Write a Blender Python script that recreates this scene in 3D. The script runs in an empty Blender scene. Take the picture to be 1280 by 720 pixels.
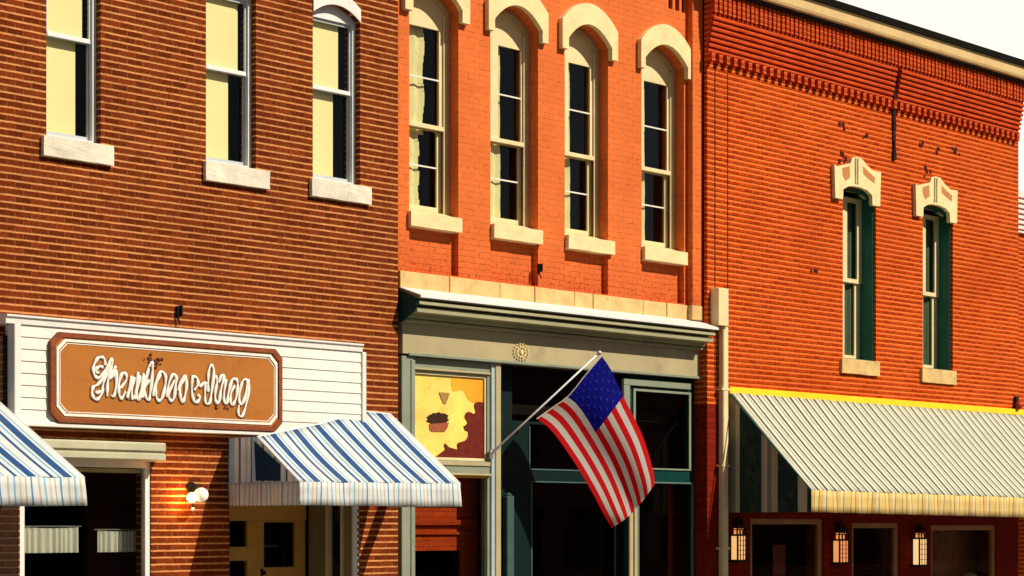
import bpy, bmesh, math, random
from mathutils import Vector, noise as mnoise
random.seed(4)
R = math.radians
scn = bpy.context.scene
COL = scn.collection

# ------------------------------------------------------------------ camera
FPX, CX, HY = 2460.0, 640.0, 655.0
S2 = math.sqrt(0.5)
CAM = Vector((-28.0*S2, -28.0*S2, 2.3))
cd = bpy.data.cameras.new('camera'); cam = bpy.data.objects.new('camera', cd); COL.objects.link(cam)
cam.location = CAM; cam.rotation_euler = (R(90), 0, R(-45))
cd.sensor_width = 36.0; cd.lens = 36.0*FPX/1280.0
cd.shift_y = (HY-360.0)/1280.0; cd.clip_end = 2000; cd.clip_start = 0.1
scn.camera = cam
# ------------------------------------------------------------------ world, sun, exposure
SUN_EL, SUN_AZ = 41.0, 24.0        # azimuth east of the facade normal (towards +x)
sx = math.sin(R(SUN_AZ))*math.cos(R(SUN_EL)); sy = -math.cos(R(SUN_AZ))*math.cos(R(SUN_EL)); sz = math.sin(R(SUN_EL))
w = bpy.data.worlds.new('World'); scn.world = w; w.use_nodes = True
nt = w.node_tree; bg = nt.nodes['Background']
sky = nt.nodes.new('ShaderNodeTexSky'); sky.sky_type = 'NISHITA'; sky.sun_disc = False
sky.sun_elevation = R(SUN_EL); sky.sun_rotation = math.atan2(sx, sy)
sky.air_density = 0.8; sky.dust_density = 0.6; sky.ozone_density = 0.3
mx = nt.nodes.new('ShaderNodeMix'); mx.data_type = 'RGBA'; mx.blend_type = 'MULTIPLY'; mx.inputs[0].default_value = 1.0
nt.links.new(sky.outputs[0], mx.inputs[6]); mx.inputs[7].default_value = (1.0, 0.90, 0.78, 1)
nt.links.new(mx.outputs[2], bg.inputs[0]); bg.inputs[1].default_value = 0.05
# white sky brightness added behind the buildings only, keeping its light off the facades
bg2 = nt.nodes.new('ShaderNodeBackground'); bg2.inputs[0].default_value = (1.0, .955, .86, 1); bg2.inputs[1].default_value = .95
tcw = nt.nodes.new('ShaderNodeTexCoord'); dt = nt.nodes.new('ShaderNodeVectorMath'); dt.operation = 'DOT_PRODUCT'
dt.inputs[1].default_value = (.80, .58, .15); nt.links.new(tcw.outputs['Generated'], dt.inputs[0])
nz = nt.nodes.new('ShaderNodeTexNoise'); nz.inputs['Scale'].default_value = 2.2; nz.inputs['Detail'].default_value = 6; nt.links.new(tcw.outputs['Generated'], nz.inputs['Vector'])
ad = nt.nodes.new('ShaderNodeMath'); ad.operation = 'MULTIPLY_ADD'; nt.links.new(nz.outputs[0], ad.inputs[0]); ad.inputs[1].default_value = .3; nt.links.new(dt.outputs['Value'], ad.inputs[2])
mr = nt.nodes.new('ShaderNodeMapRange'); mr.interpolation_type = 'SMOOTHSTEP'; mr.inputs[1].default_value = .55; mr.inputs[2].default_value = .95; nt.links.new(ad.outputs[0], mr.inputs[0])
msw = nt.nodes.new('ShaderNodeMixShader'); nt.links.new(mr.outputs[0], msw.inputs[0]); nt.links.new(bg.outputs[0], msw.inputs[1]); nt.links.new(bg2.outputs[0], msw.inputs[2])
nt.links.new(msw.outputs[0], nt.nodes['World Output'].inputs[0])
sd = bpy.data.lights.new('sun', 'SUN'); sd.energy = 4.7; sd.angle = R(0.5); sd.color = (1.0, 0.90, 0.74)
so = bpy.data.objects.new('sun', sd); COL.objects.link(so)
so.rotation_euler = Vector((sx, sy, sz)).to_track_quat('Z', 'Y').to_euler()
scn.view_settings.view_transform = 'Standard'; scn.view_settings.look = 'None'
scn.view_settings.exposure = 0.2; scn.view_settings.gamma = 1.0

# ------------------------------------------------------------------ measuring helpers (facade planes)
def ray(px, py):
    return Vector((FPX*S2+(px-CX)*S2, FPX*S2-(px-CX)*S2, HY-py))
def at(px, py, Y=0.0):
    r = ray(px, py); return CAM + r*((Y-CAM.y)/r.y)
def atX(px, py, X):
    r = ray(px, py); return CAM + r*((X-CAM.x)/r.x)
def X(px, Y=0.0): return at(px, 0, Y).x
def Z(px, py, Y=0.0): return at(px, py, Y).z
def lin(c):
    return tuple((v/255/12.92 if v/255 <= .04045 else ((v/255+.055)/1.055)**2.4) for v in c)

# ------------------------------------------------------------------ materials
def nodes(name):
    m = bpy.data.materials.new(name); m.use_nodes = True
    return m, m.node_tree, m.node_tree.nodes['Principled BSDF']
def N(t, kind, **kw):
    n = t.nodes.new(kind)
    for k, v in kw.items(): setattr(n, k, v)
    return n
def mathn(t, op, a, b=None, c=None):
    n = t.nodes.new('ShaderNodeMath'); n.operation = op
    for i, v in enumerate((a, b, c)):
        if v is None: continue
        if isinstance(v, (int, float)): n.inputs[i].default_value = v
        else: t.links.new(v, n.inputs[i])
    return n.outputs[0]
def mix(t, f, a, b, mode='MIX'):
    n = t.nodes.new('ShaderNodeMix'); n.data_type = 'RGBA'; n.blend_type = mode
    for i, v in ((0, f), (6, a), (7, b)):
        if isinstance(v, (int, float)): n.inputs[i].default_value = v
        elif isinstance(v, tuple): n.inputs[i].default_value = (*v[:3], 1)
        else: t.links.new(v, n.inputs[i])
    return n.outputs[2]
def noise(t, vec, scale, detail=4, rough=.6):
    n = t.nodes.new('ShaderNodeTexNoise'); n.inputs['Scale'].default_value = scale
    n.inputs['Detail'].default_value = detail; n.inputs['Roughness'].default_value = rough
    t.links.new(vec, n.inputs['Vector']); return n.outputs['Fac']
def rng(t, v, a, b, c=0., d=1.):
    n = t.nodes.new('ShaderNodeMapRange'); t.links.new(v, n.inputs[0])
    for i, q in enumerate((a, b, c, d)): n.inputs[i+1].default_value = q
    return n.outputs[0]
def bump(t, p, h, s, dist=.01):
    b = t.nodes.new('ShaderNodeBump'); b.inputs['Strength'].default_value = s; b.inputs['Distance'].default_value = dist
    t.links.new(h, b.inputs['Height']); t.links.new(b.outputs[0], p.inputs['Normal'])

def paint(name, col, rough=.55, var=.18, scale=3., bmp=.25, dirt=None, fine=40, metal=0., streak=False, trans=0.):
    m, t, p = nodes(name)
    tc = N(t, 'ShaderNodeTexCoord').outputs['Object']
    v = tc
    if streak:
        mp = N(t, 'ShaderNodeMapping'); mp.inputs['Scale'].default_value = (1, 1, .12); t.links.new(tc, mp.inputs[0]); v = mp.outputs[0]
    a = noise(t, v, scale); b = noise(t, tc, fine, 3)
    c = mix(t, rng(t, a, .3, .7), tuple(x*(1-var) for x in col), tuple(min(1, x*(1+var*.6)) for x in col))
    c = mix(t, rng(t, b, .35, .7, 0, var*1.3), c, tuple(x*.55 for x in col))
    if dirt:
        d = noise(t, v, scale*2.2, 8, .7)
        c = mix(t, rng(t, d, .56, .72, 0, .7), c, dirt)
    t.links.new(c, p.inputs['Base Color'])
    p.inputs['Roughness'].default_value = rough; p.inputs['Metallic'].default_value = metal
    p.inputs['Specular IOR Level'].default_value = .12 if max(col) < .09 else .25
    bump(t, p, b, bmp, .004)
    if trans: translucent(t, p, c, trans)
    return m
def translucent(t, p, c, f):
    tl = N(t, 'ShaderNodeBsdfTranslucent'); t.links.new(c, tl.inputs[0])
    ms = N(t, 'ShaderNodeMixShader'); ms.inputs[0].default_value = f
    t.links.new(p.outputs[0], ms.inputs[1]); t.links.new(tl.outputs[0], ms.inputs[2]); t.links.new(ms.outputs[0], t.nodes['Material Output'].inputs[0])

PITCH = 0.0825
def brick(name, c1, c2, mortar, mw=.26, vj=.4, wob=.006, hb=.6, stain=(.02, .008, .004), stain_amt=.5, off=0., spec=.04, mott=.5, bead=0.):
    m, t, p = nodes(name)
    tc = N(t, 'ShaderNodeTexCoord').outputs['Object']
    sp = N(t, 'ShaderNodeSeparateXYZ'); t.links.new(tc, sp.inputs[0])
    h = mathn(t, 'ADD', sp.outputs[0], sp.outputs[1])
    wn = noise(t, tc, 6, 3)
    wn2 = noise(t, tc, 35, 2)
    z = mathn(t, 'ADD', sp.outputs[2], mathn(t, 'MULTIPLY', mathn(t, 'SUBTRACT', wn, .5), wob*2.2))
    z = mathn(t, 'ADD', z, mathn(t, 'MULTIPLY', mathn(t, 'SUBTRACT', wn2, .5), wob*1.2))
    z = mathn(t, 'ADD', z, off)
    row = mathn(t, 'FRACT', mathn(t, 'DIVIDE', z, PITCH))
    tri = mathn(t, 'ABSOLUTE', mathn(t, 'SUBTRACT', row, .5))           # 0 centre of brick, .5 at joint
    mh = rng(t, tri, .5-mw/2-.07, .5-mw/2+.07)
    cmb = N(t, 'ShaderNodeCombineXYZ'); t.links.new(h, cmb.inputs[0]); t.links.new(z, cmb.inputs[1])
    bt = N(t, 'ShaderNodeTexBrick'); t.links.new(cmb.outputs[0], bt.inputs['Vector'])
    bt.inputs['Scale'].default_value = 1; bt.inputs['Brick Width'].default_value = .215; bt.inputs['Row Height'].default_value = PITCH
    bt.inputs['Mortar Size'].default_value = .009; bt.inputs['Mortar Smooth'].default_value = .3; bt.inputs['Bias'].default_value = -.1
    bt.inputs['Color1'].default_value = (0, 0, 0, 1); bt.inputs['Color2'].default_value = (1, 1, 1, 1); bt.inputs['Mortar'].default_value = (.5, .5, .5, 1)
    rb = N(t, 'ShaderNodeSeparateColor'); t.links.new(bt.outputs['Color'], rb.inputs[0])
    vm = mathn(t, 'MULTIPLY', bt.outputs['Fac'], vj)
    mm = mathn(t, 'MAXIMUM', mh, vm)
    fine = noise(t, tc, 55, 4, .7)
    big = noise(t, tc, .8, 4)
    col = mix(t, rng(t, mathn(t, 'ADD', mathn(t, 'MULTIPLY', rb.outputs[0], .5), mathn(t, 'MULTIPLY', noise(t, tc, 5, 5, .7), .5)), .25, .75), c1, c2)
    mot = noise(t, tc, 21, 8, .85)
    col = mix(t, rng(t, mot, .50, .66, 0, mott), col, tuple(x*q for x, q in zip(c1, (.28, .3, .5))))
    col = mix(t, rng(t, mot, .46, .34, 0, mott*.7), col, tuple(min(1, x*1.7) for x in c2))
    col = mix(t, rng(t, fine, .42, .7, 0, .55), col, tuple(x*.38 for x in c1))
    mcol = mix(t, rng(t, fine, .3, .7), mortar, tuple(x*.62 for x in mortar))
    mcol = mix(t, rng(t, noise(t, tc, 9, 4), .5, .72, 0, .6), mcol, c2)
    bt2 = N(t, 'ShaderNodeTexBrick'); t.links.new(cmb.outputs[0], bt2.inputs['Vector'])
    bt2.inputs['Scale'].default_value = 1; bt2.inputs['Brick Width'].default_value = .108; bt2.inputs['Row Height'].default_value = PITCH; bt2.inputs['Mortar Size'].default_value = .014; bt2.inputs['Mortar Smooth'].default_value = .8
    mcol = mix(t, mathn(t, 'MULTIPLY', bt2.outputs['Fac'], bead), mcol, mix(t, .5, c2, mortar)) if bead else mcol
    col = mix(t, mm, col, mcol)
    col = mix(t, rng(t, big, .35, .68, 0, .28), col, tuple(x*.6 for x in c1))
    st = noise(t, tc, 2.3, 9, .75)
    col = mix(t, rng(t, st, .6, .74, 0, stain_amt), col, stain)
    t.links.new(col, p.inputs['Base Color']); p.inputs['Roughness'].default_value = .88
    p.inputs['Specular IOR Level'].default_value = spec
    hgt = mathn(t, 'ADD', mathn(t, 'SUBTRACT', 1., mathn(t, 'MAXIMUM', mh, mathn(t, 'MULTIPLY', bt.outputs['Fac'], .7))), mathn(t, 'MULTIPLY', fine, .7))
    bump(t, p, hgt, hb, .012)
    return m

def painted_brick(name, col, dark, zlo, zhi):
    m, t, p = nodes(name)
    tc = N(t, 'ShaderNodeTexCoord').outputs['Object']
    sp = N(t, 'ShaderNodeSeparateXYZ'); t.links.new(tc, sp.inputs[0])
    h = mathn(t, 'ADD', sp.outputs[0], sp.outputs[1])
    wn = noise(t, tc, 7, 4)
    z = mathn(t, 'ADD', sp.outputs[2], mathn(t, 'MULTIPLY', mathn(t, 'SUBTRACT', wn, .5), .02))
    cmb = N(t, 'ShaderNodeCombineXYZ'); t.links.new(h, cmb.inputs[0]); t.links.new(z, cmb.inputs[1])
    bt = N(t, 'ShaderNodeTexBrick'); t.links.new(cmb.outputs[0], bt.inputs['Vector'])
    bt.inputs['Scale'].default_value = 1; bt.inputs['Brick Width'].default_value = .215; bt.inputs['Row Height'].default_value = PITCH
    bt.inputs['Mortar Size'].default_value = .006; bt.inputs['Mortar Smooth'].default_value = .4
    bt.inputs['Color1'].default_value = (0, 0, 0, 1); bt.inputs['Color2'].default_value = (1, 1, 1, 1)
    rb = N(t, 'ShaderNodeSeparateColor'); t.links.new(bt.outputs['Color'], rb.inputs[0])
    a = noise(t, tc, 1.3, 5); b = noise(t, tc, 60, 4, .7); c5 = noise(t, tc, 11, 5, .7)
    c = mix(t, rng(t, a, .3, .7), tuple(x*.86 for x in col), tuple(min(.95, x*1.12) for x in col))
    c = mix(t, mathn(t, 'MULTIPLY', rb.outputs[0], .22), c, tuple(x*.66 for x in col))
    # worn zone below the sills: eroded dark pits
    wear = rng(t, sp.outputs[2], zlo, zhi, 1, 0)
    gate = mathn(t, 'ADD', mathn(t, 'MULTIPLY', wear, .13), c5)
    j = mathn(t, 'MULTIPLY', bt.outputs['Fac'], rng(t, gate, .46, .68, .04, .85))
    c = mix(t, j, c, dark)
    pit = mathn(t, 'ADD', mathn(t, 'MULTIPLY', wear, .13), noise(t, tc, 22, 7, .8))
    c = mix(t, rng(t, pit, .63, .71, 0, .8), c, dark)
    c = mix(t, rng(t, b, .5, .75, 0, .3), c, tuple(x*.5 for x in col))
    c = mix(t, mathn(t, 'MULTIPLY', wear, .35), c, tuple((col[0]*.72, col[1]*.42, col[2]*.4)))
    t.links.new(c, p.inputs['Base Color']); p.inputs['Roughness'].default_value = .8; p.inputs['Specular IOR Level'].default_value = .12
    hg = mathn(t, 'ADD', mathn(t, 'SUBTRACT', 1., mathn(t, 'MULTIPLY', bt.outputs['Fac'], .9)), mathn(t, 'MULTIPLY', b, .6))
    bump(t, p, hg, .45, .007)
    return m

def glass(name, tint=(.95, .96, .94), ior=1.18, rough=.0):
    m = bpy.data.materials.new(name); m.use_nodes = True; t = m.node_tree
    t.nodes.remove(t.nodes['Principled BSDF']); out = t.nodes['Material Output']
    tr = N(t, 'ShaderNodeBsdfTransparent'); tr.inputs[0].default_value = (*tint, 1)
    gl = N(t, 'ShaderNodeBsdfGlossy'); gl.inputs['Roughness'].default_value = rough
    fr = N(t, 'ShaderNodeLayerWeight'); fr.inputs[0].default_value = .5
    fac = mathn(t, 'ADD', mathn(t, 'MULTIPLY', mathn(t, 'POWER', fr.outputs['Facing'], 3.5), .8), (ior-1)**2/(ior+1)**2)
    tc = N(t, 'ShaderNodeTexCoord').outputs['Object']
    b = N(t, 'ShaderNodeBump'); b.inputs['Strength'].default_value = .04; b.inputs['Distance'].default_value = .02
    t.links.new(noise(t, tc, 2.5, 2), b.inputs['Height']); t.links.new(b.outputs[0], gl.inputs['Normal'])
    ms = N(t, 'ShaderNodeMixShader'); t.links.new(fac, ms.inputs[0])
    t.links.new(tr.outputs[0], ms.inputs[1]); t.links.new(gl.outputs[0], ms.inputs[2]); t.links.new(ms.outputs[0], out.inputs[0])
    return m

def emis(name, col, s):
    m, t, p = nodes(name)
    p.inputs['Base Color'].default_value = (*col, 1); p.inputs['Emission Color'].default_value = (*col, 1); p.inputs['Emission Strength'].default_value = s
    return m

def stripes(name, bands, period, jitter=.0, rough=.75, dirty=.12):
    """bands: list of (start 0..1, colour); runs along UV.x in metres"""
    m, t, p = nodes(name)
    uv = N(t, 'ShaderNodeUVMap').outputs[0]
    sp = N(t, 'ShaderNodeSeparateXYZ'); t.links.new(uv, sp.inputs[0])
    tc = N(t, 'ShaderNodeTexCoord').outputs['Object']
    u = mathn(t, 'FRACT', mathn(t, 'DIVIDE', mathn(t, 'ADD', sp.outputs[0], mathn(t, 'MULTIPLY', noise(t, tc, 2, 2), jitter)), period))
    cr = N(t, 'ShaderNodeValToRGB'); cr.color_ramp.interpolation = 'CONSTANT'
    e = cr.color_ramp.elements
    while len(e) < len(bands): e.new(.5)
    for i, (s, c) in enumerate(bands): e[i].position = s; e[i].color = (*c, 1)
    t.links.new(u, cr.inputs[0])
    a = noise(t, tc, 5, 6, .7)
    mp = N(t, 'ShaderNodeMapping'); mp.inputs['Scale'].default_value = (30, 3, 1); t.links.new(uv, mp.inputs[0])
    f = noise(t, mp.outputs[0], 3, 5, .7)
    c = mix(t, rng(t, a, .45, .75, 0, dirty*2), cr.outputs[0], (.25, .22, .17))
    c = mix(t, rng(t, f, .45, .75, 0, dirty*1.6), c, (.3, .28, .22))
    t.links.new(c, p.inputs['Base Color']); p.inputs['Roughness'].default_value = rough; p.inputs['Specular IOR Level'].default_value = .2
    bump(t, p, f, .2, .003)
    translucent(t, p, c, .22)
    return m

M = {}
M['brown_brick'] = brick('brown brick', (.140, .022, .004), (.28, .050, .009), (.92, .40, .14), mw=.25, vj=.12, hb=.6, mott=.8, wob=.005)
M['dark_brick'] = brick('dark brick', (.03, .014, .008), (.05, .02, .01), (.09, .05, .03), mw=.2, vj=.3)
M['red_brick'] = brick('red brick', (.44, .034, .002), (.72, .080, .005), (1.0, .28, .065), mw=.40, vj=.45, hb=1.0, wob=.008, stain_amt=.35, mott=.85, bead=1.)
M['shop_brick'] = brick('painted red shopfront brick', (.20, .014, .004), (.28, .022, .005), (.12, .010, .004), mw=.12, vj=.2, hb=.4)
M['red_brick_deep'] = brick('deep red brick', (.54, .048, .008), (.74, .09, .014), (.74, .18, .06), mw=.34, vj=.25, hb=1.0)
ZL, ZH = Z(640, 360), Z(640, 285)
M['orange_brick'] = painted_brick('orange painted brick', (.74, .165, .036), (.13, .016, .006), ZL, ZH)
M['stone'] = paint('limestone', (.80, .73, .58), .8, .2, 4, .5, dirt=(.34, .26, .16))
M['band_stone'] = paint('band stone', (.74, .50, .20), .8, .25, 4, .5, dirt=(.4, .24, .1))
M['cream'] = paint('cream paint', (.78, .66, .36), .5, .10, 3, .2)
M['cream_stone'] = paint('cream painted stone', (.84, .70, .36), .7, .14, 4, .5, dirt=(.60, .46, .22))
M['tan_frame'] = paint('tan frame paint', (.56, .43, .23), .5, .14, 3, .2)
M['white'] = paint('white siding paint', (.80, .77, .70), .5, .08, 3, .2, streak=True)
M['white_metal'] = paint('white metal', (.80, .80, .78), .4, .08, 3, .1)
M['grey_frame'] = paint('grey aluminium frame', (.50, .54, .56), .4, .1, 3, .1)
M['cornice'] = paint('cornice paint', (.36, .34, .19), .5, .2, 1.5, .2, dirt=(.2, .17, .1))
M['sage'] = paint('sage paint', (.26, .29, .21), .5, .15, 2, .2, dirt=(.2, .17, .1))
M['sage_light'] = paint('light sage paint', (.46, .38, .21), .5, .15, 1.2, .2, dirt=(.3, .22, .1))
M['teal_shaded'] = paint('teal paint with doorway shade', (.002, .013, .012), .6, .2, 3, .2)  # darker copy of the teal, the doorway shade is put into the colour
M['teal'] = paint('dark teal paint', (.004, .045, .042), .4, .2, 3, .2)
M['green'] = paint('dark green paint', (.010, .13, .095), .45, .2, 3, .2)
M['yellow'] = paint('yellow paint', (.92, .66, .02), .5, .08, 3, .2)
M['black'] = paint('black metal', (.01, .01, .01), .5, .2, 5, .2)
M['roof'] = paint('roof edge felt', (.006, .005, .004), 1.0, .2, 5, .4)
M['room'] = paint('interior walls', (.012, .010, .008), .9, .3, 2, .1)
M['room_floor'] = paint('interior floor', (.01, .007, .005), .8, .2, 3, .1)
M['blind'] = paint('cream roller blind', (.95, .82, .42), .8, .03, 1, .05)
M['curtain'] = paint('cream curtain', (.80, .72, .36), .8, .1, 5, .2)
M['white_curtain'] = paint('white cafe curtain', (.75, .74, .62), .8, .15, 8, .3, streak=True)
M['sign'] = paint('orange sign face', (.44, .150, .020), .6, .12, 2.5, .15, dirt=(.30, .085, .014))
M['sign_edge'] = paint('brown sign edge', (.27, .065, .016), .6, .35, 14, .9)
M['lettering'] = paint('white lettering', (.85, .82, .72), .5, .1, 12, .2)
M['outline'] = paint('brown lettering outline', (.16, .045, .015), .6, .3, 12, .2)
M['yellow_door'] = paint('ochre door paint', (.72, .40, .085), .45, .15, 2.5, .15)
M['olive'] = paint('olive jamb paint', (.30, .24, .10), .5, .2, 2.5, .15, streak=True)
M['brown_frame'] = paint('brown timber frame', (.42, .20, .08), .5, .2, 3, .2)
M['steel'] = paint('brushed steel', (.62, .62, .60), .3, .05, 8, .05, metal=.8)
M['glass'] = glass('window glass')
M['glass_dark'] = glass('shop glass', (.86, .87, .85), 1.30)
M['panel_yellow'] = paint('yellow glass panel', (.95, .72, .16), .3, .22, 2.6, .05, dirt=(.92, .46, .04))
M['panel_orange'] = paint('orange glass panel', (.88, .40, .03), .3, .2, 2.5, .05)
M['panel_red'] = paint('red brown panel', (.17, .010, .002), .6, .45, 14, .8)
M['panel_brown'] = paint('dark brown motif', (.05, .018, .01), .6, .3, 16, .6)
M['red_reflection'] = brick('red pane reflection', (.50, .055, .010), (.66, .09, .018), (.34, .035, .008), mw=.12, vj=.2, hb=.4)  # carries the red reflections of the shop panes as a surface colour
M['concrete'] = paint('concrete', (.24, .22, .19), .85, .15, 1.2, .3)
M['asphalt'] = paint('asphalt', (.05, .05, .048), .85, .15, 2, .6)
M['earth'] = paint('ground', (.16, .13, .09), .9, .2, .4, .3)
NAVY, WH, SKYB, GRY = (.010, .085, .28), (.80, .82, .80), (.22, .52, .74), (.55, .54, .50)
M['blue_stripe'] = stripes('blue and white awning canvas', [(0, WH), (.12, NAVY), (.22, WH), (.35, SKYB), (.42, WH), (.50, NAVY), (.74, WH), (.82, SKYB), (.87, WH)], .43)
M['blue_cheek_lit'] = stripes('lit blue white cheek canvas', [(0, (.9, .9, .88)), (.12, NAVY), (.17, (.45, .75, .92)), (.42, (.92, .92, .9)), (.55, (.45, .75, .92)), (.62, NAVY), (.68, (.92, .92, .90)), (.85, (.5, .78, .92))], .46)  # lighter bands: light coming through the canvas is put into the colour
M['blue_valance'] = stripes('pale striped valance canvas', [(0, WH), (.14, (.55, .52, .46)), (.20, WH), (.34, SKYB), (.40, WH), (.52, (.66, .60, .42)), (.58, WH), (.70, (.48, .48, .46)), (.75, WH), (.88, (.12, .30, .50)), (.94, WH)], .36, .02)
M['green_stripe'] = stripes('green and cream awning canvas', [(0, (.80, .79, .64)), (.36, (.40, .41, .33)), (.54, (.80, .79, .62)), (.74, (.025, .045, .033))], .218, dirty=.16)
M['green_side'] = stripes('wide green awning canvas', [(0, (.42, .38, .26)), (.08, (.7, .6, .42)), (.13, (.006, .035, .024)), (.40, (.55, .48, .34)), (.44, (.75, .62, .42)), (.47, (.30, .28, .24)), (.52, (.66, .50, .28)), (.60, (.006, .035, .024)), (.84, (.7, .6, .42)), (.95, (.006, .03, .02))], 1.0)
M['tan_valance'] = stripes('tan striped valance canvas', [(0, (.84, .60, .20)), (.18, (.50, .36, .12)), (.24, (.88, .66, .24)), (.42, (.26, .22, .10)), (.47, (.82, .50, .14)), (.66, (.80, .70, .40)), (.80, (.30, .26, .16)), (.85, (.86, .62, .22))], .47, .02)
M['under'] = paint('awning underside', (.06, .06, .05), .9, .2, 3, .1)
M['flag_red'] = paint('flag red', (.92, .006, .010), .8, .03, 6, .1, trans=.55)
M['flag_white'] = paint('flag white', (.95, .88, .80), .8, .03, 6, .1, trans=.55)
M['flag_blue'] = paint('flag blue', (.002, .003, .34), .8, .1, 6, .1, trans=.55)
M['star'] = paint('flag star white', (.008, .016, .40), .7, .05, 6, .1)
M['globe'] = emis('lit white globe', (1.0, .72, .36), 2.2)
M['globe_dim'] = emis('frosted globe', (.95, .88, .70), .28)
M['lamp_panel'] = emis('lit lantern glass', (1.0, .55, .20), .75)
M['lamp_panel_pale'] = emis('pale lit lantern glass', (1.0, .66, .28), .8)
M['lamp_panel_red'] = emis('orange lit lantern glass', (1.0, .36, .12), .7)
M['red_paint'] = paint('red enamel', (.35, .02, .01), .35, .1, 6, .1)

# ------------------------------------------------------------------ mesh helpers
class MB:
    def __init__(s): s.bm = bmesh.new(); s.mi = 0; s.uv = s.bm.loops.layers.uv.new('UVMap')
    def f(s, pts, mi=None, uvs=None):
        vs = [s.bm.verts.new(p) for p in pts]; fc = s.bm.faces.new(vs); fc.material_index = s.mi if mi is None else mi
        if uvs:
            for l, q in zip(fc.loops, uvs): l[s.uv].uv = q
        return fc
    def box(s, x0, x1, y0, y1, z0, z1, bev=0.):
        if x1 < x0: x0, x1 = x1, x0
        if y1 < y0: y0, y1 = y1, y0
        if z1 < z0: z0, z1 = z1, z0
        r = bmesh.ops.create_cube(s.bm, size=1.0)
        for v in r['verts']:
            v.co = Vector(((x0+x1)/2+v.co.x*(x1-x0), (y0+y1)/2+v.co.y*(y1-y0), (z0+z1)/2+v.co.z*(z1-z0)))
        if bev > 0:
            es = list({e for v in r['verts'] for e in v.link_edges})
            bmesh.ops.bevel(s.bm, geom=es, offset=bev, segments=1, affect='EDGES')
        return s
    def tube(s, pts, rad, n=8, flat=None):
        pts = [Vector(p) for p in pts]; rings = []
        rads = rad if isinstance(rad, (list, tuple)) else [rad]*len(pts)
        up = Vector((0, 1, 0))
        for i, p in enumerate(pts):
            d = (pts[min(i+1, len(pts)-1)]-pts[max(i-1, 0)])
            if d.length < 1e-7: d = Vector((1, 0, 0))
            d.normalize()
            u0 = up if abs(d.dot(up)) < .95 else Vector((1, 0, 0))
            a = d.cross(u0).normalized(); b = d.cross(a).normalized()
            ring = []
            for k in range(n):
                th = 2*math.pi*(k+.5)/n
                ring.append(s.bm.verts.new(p+a*math.cos(th)*rads[i]+b*math.sin(th)*rads[i]*(flat or 1)))
            rings.append(ring)
        for r0, r1 in zip(rings, rings[1:]):
            for k in range(n): s.bm.faces.new((r0[k], r0[(k+1) % n], r1[(k+1) % n], r1[k])).material_index = s.mi
        s.bm.faces.new(rings[0][::-1]); s.bm.faces.new(rings[-1])
        return s
    def lathe(s, c, prof, n=20, axis='Z'):
        rings = []
        for r, h in prof:
            ring = []
            for k in range(n):
                th = 2*math.pi*k/n
                q = Vector((r*math.cos(th), r*math.sin(th), h)) if axis == 'Z' else Vector((r*math.cos(th), h, r*math.sin(th)))
                ring.append(s.bm.verts.new(Vector(c)+q))
            rings.append(ring)
        for r0, r1 in zip(rings, rings[1:]):
            for k in range(n): s.bm.faces.new((r0[k], r0[(k+1) % n], r1[(k+1) % n], r1[k]))
        s.bm.faces.new(rings[0][::-1]); s.bm.faces.new(rings[-1])
        return s
    def prism_x(s, prof, x0, x1):
        """profile [(y,z)] extruded along x"""
        a = [s.bm.verts.new((x0, y, z)) for y, z in prof]; b = [s.bm.verts.new((x1, y, z)) for y, z in prof]
        n = len(prof)
        for i in range(n): s.bm.faces.new((a[i], a[(i+1) % n], b[(i+1) % n], b[i]))
        s.bm.faces.new(a[::-1]); s.bm.faces.new(b)
        return s
    def build(s, name, mats, parent=None, smooth=False, recalc=True):
        if recalc: bmesh.ops.recalc_face_normals(s.bm, faces=s.bm.faces)
        me = bpy.data.meshes.new(name); s.bm.to_mesh(me); s.bm.free()
        for m_ in (mats if isinstance(mats, (list, tuple)) else [mats]): me.materials.append(M[m_] if isinstance(m_, str) else m_)
        if smooth: me.shade_smooth()
        o = bpy.data.objects.new(name, me); COL.objects.link(o)
        if parent: o.parent = parent; o.matrix_parent_inverse = parent.matrix_world.inverted()
        return o

def empty(name, label, cat, loc=(0, 0, 0), group=None):
    o = bpy.data.objects.new(name, None); COL.objects.link(o); o.location = loc; o.empty_display_size = .2
    bpy.context.view_layer.update()
    return tag(o, label, cat, group)
def tag(o, label, cat, group=None):
    o['label'] = label; o['category'] = cat
    if group: o['group'] = group
    return o

def plate(name, outer, holes, y0, thick, mats, parent=None):
    """flat slab in the XZ plane with holes, front face at y0 (towards -y), back at y0+thick"""
    cu = bpy.data.curves.new('tmp', 'CURVE'); cu.dimensions = '2D'; cu.fill_mode = 'BOTH'; cu.extrude = thick/2
    for loop in [outer]+holes:
        sp = cu.splines.new('POLY'); sp.points.add(len(loop)-1)
        for i, (x, z) in enumerate(loop): sp.points[i].co = (x, z, 0, 1)
        sp.use_cyclic_u = True
    ob = bpy.data.objects.new('tmp', cu); COL.objects.link(ob)
    dg = bpy.context.evaluated_depsgraph_get(); me = bpy.data.meshes.new_from_object(ob.evaluated_get(dg))
    bpy.data.objects.remove(ob); bpy.data.curves.remove(cu)
    for v in me.vertices: v.co = Vector((v.co.x, y0+thick/2-v.co.z, v.co.y))
    bm = bmesh.new(); bm.from_mesh(me); bmesh.ops.remove_doubles(bm, verts=bm.verts, dist=1e-5)
    bmesh.ops.recalc_face_normals(bm, faces=bm.faces); bm.to_mesh(me); bm.free()
    me.shade_flat(); me.name = name; me.materials.clear()
    for m_ in (mats if isinstance(mats, (list, tuple)) else [mats]): me.materials.append(M[m_] if isinstance(m_, str) else m_)
    o = bpy.data.objects.new(name, me); COL.objects.link(o)
    if parent: o.parent = parent; o.matrix_parent_inverse = parent.matrix_world.inverted()
    return o
def rect(x0, x1, z0, z1): return [(x0, z0), (x1, z0), (x1, z1), (x0, z1)]
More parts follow.
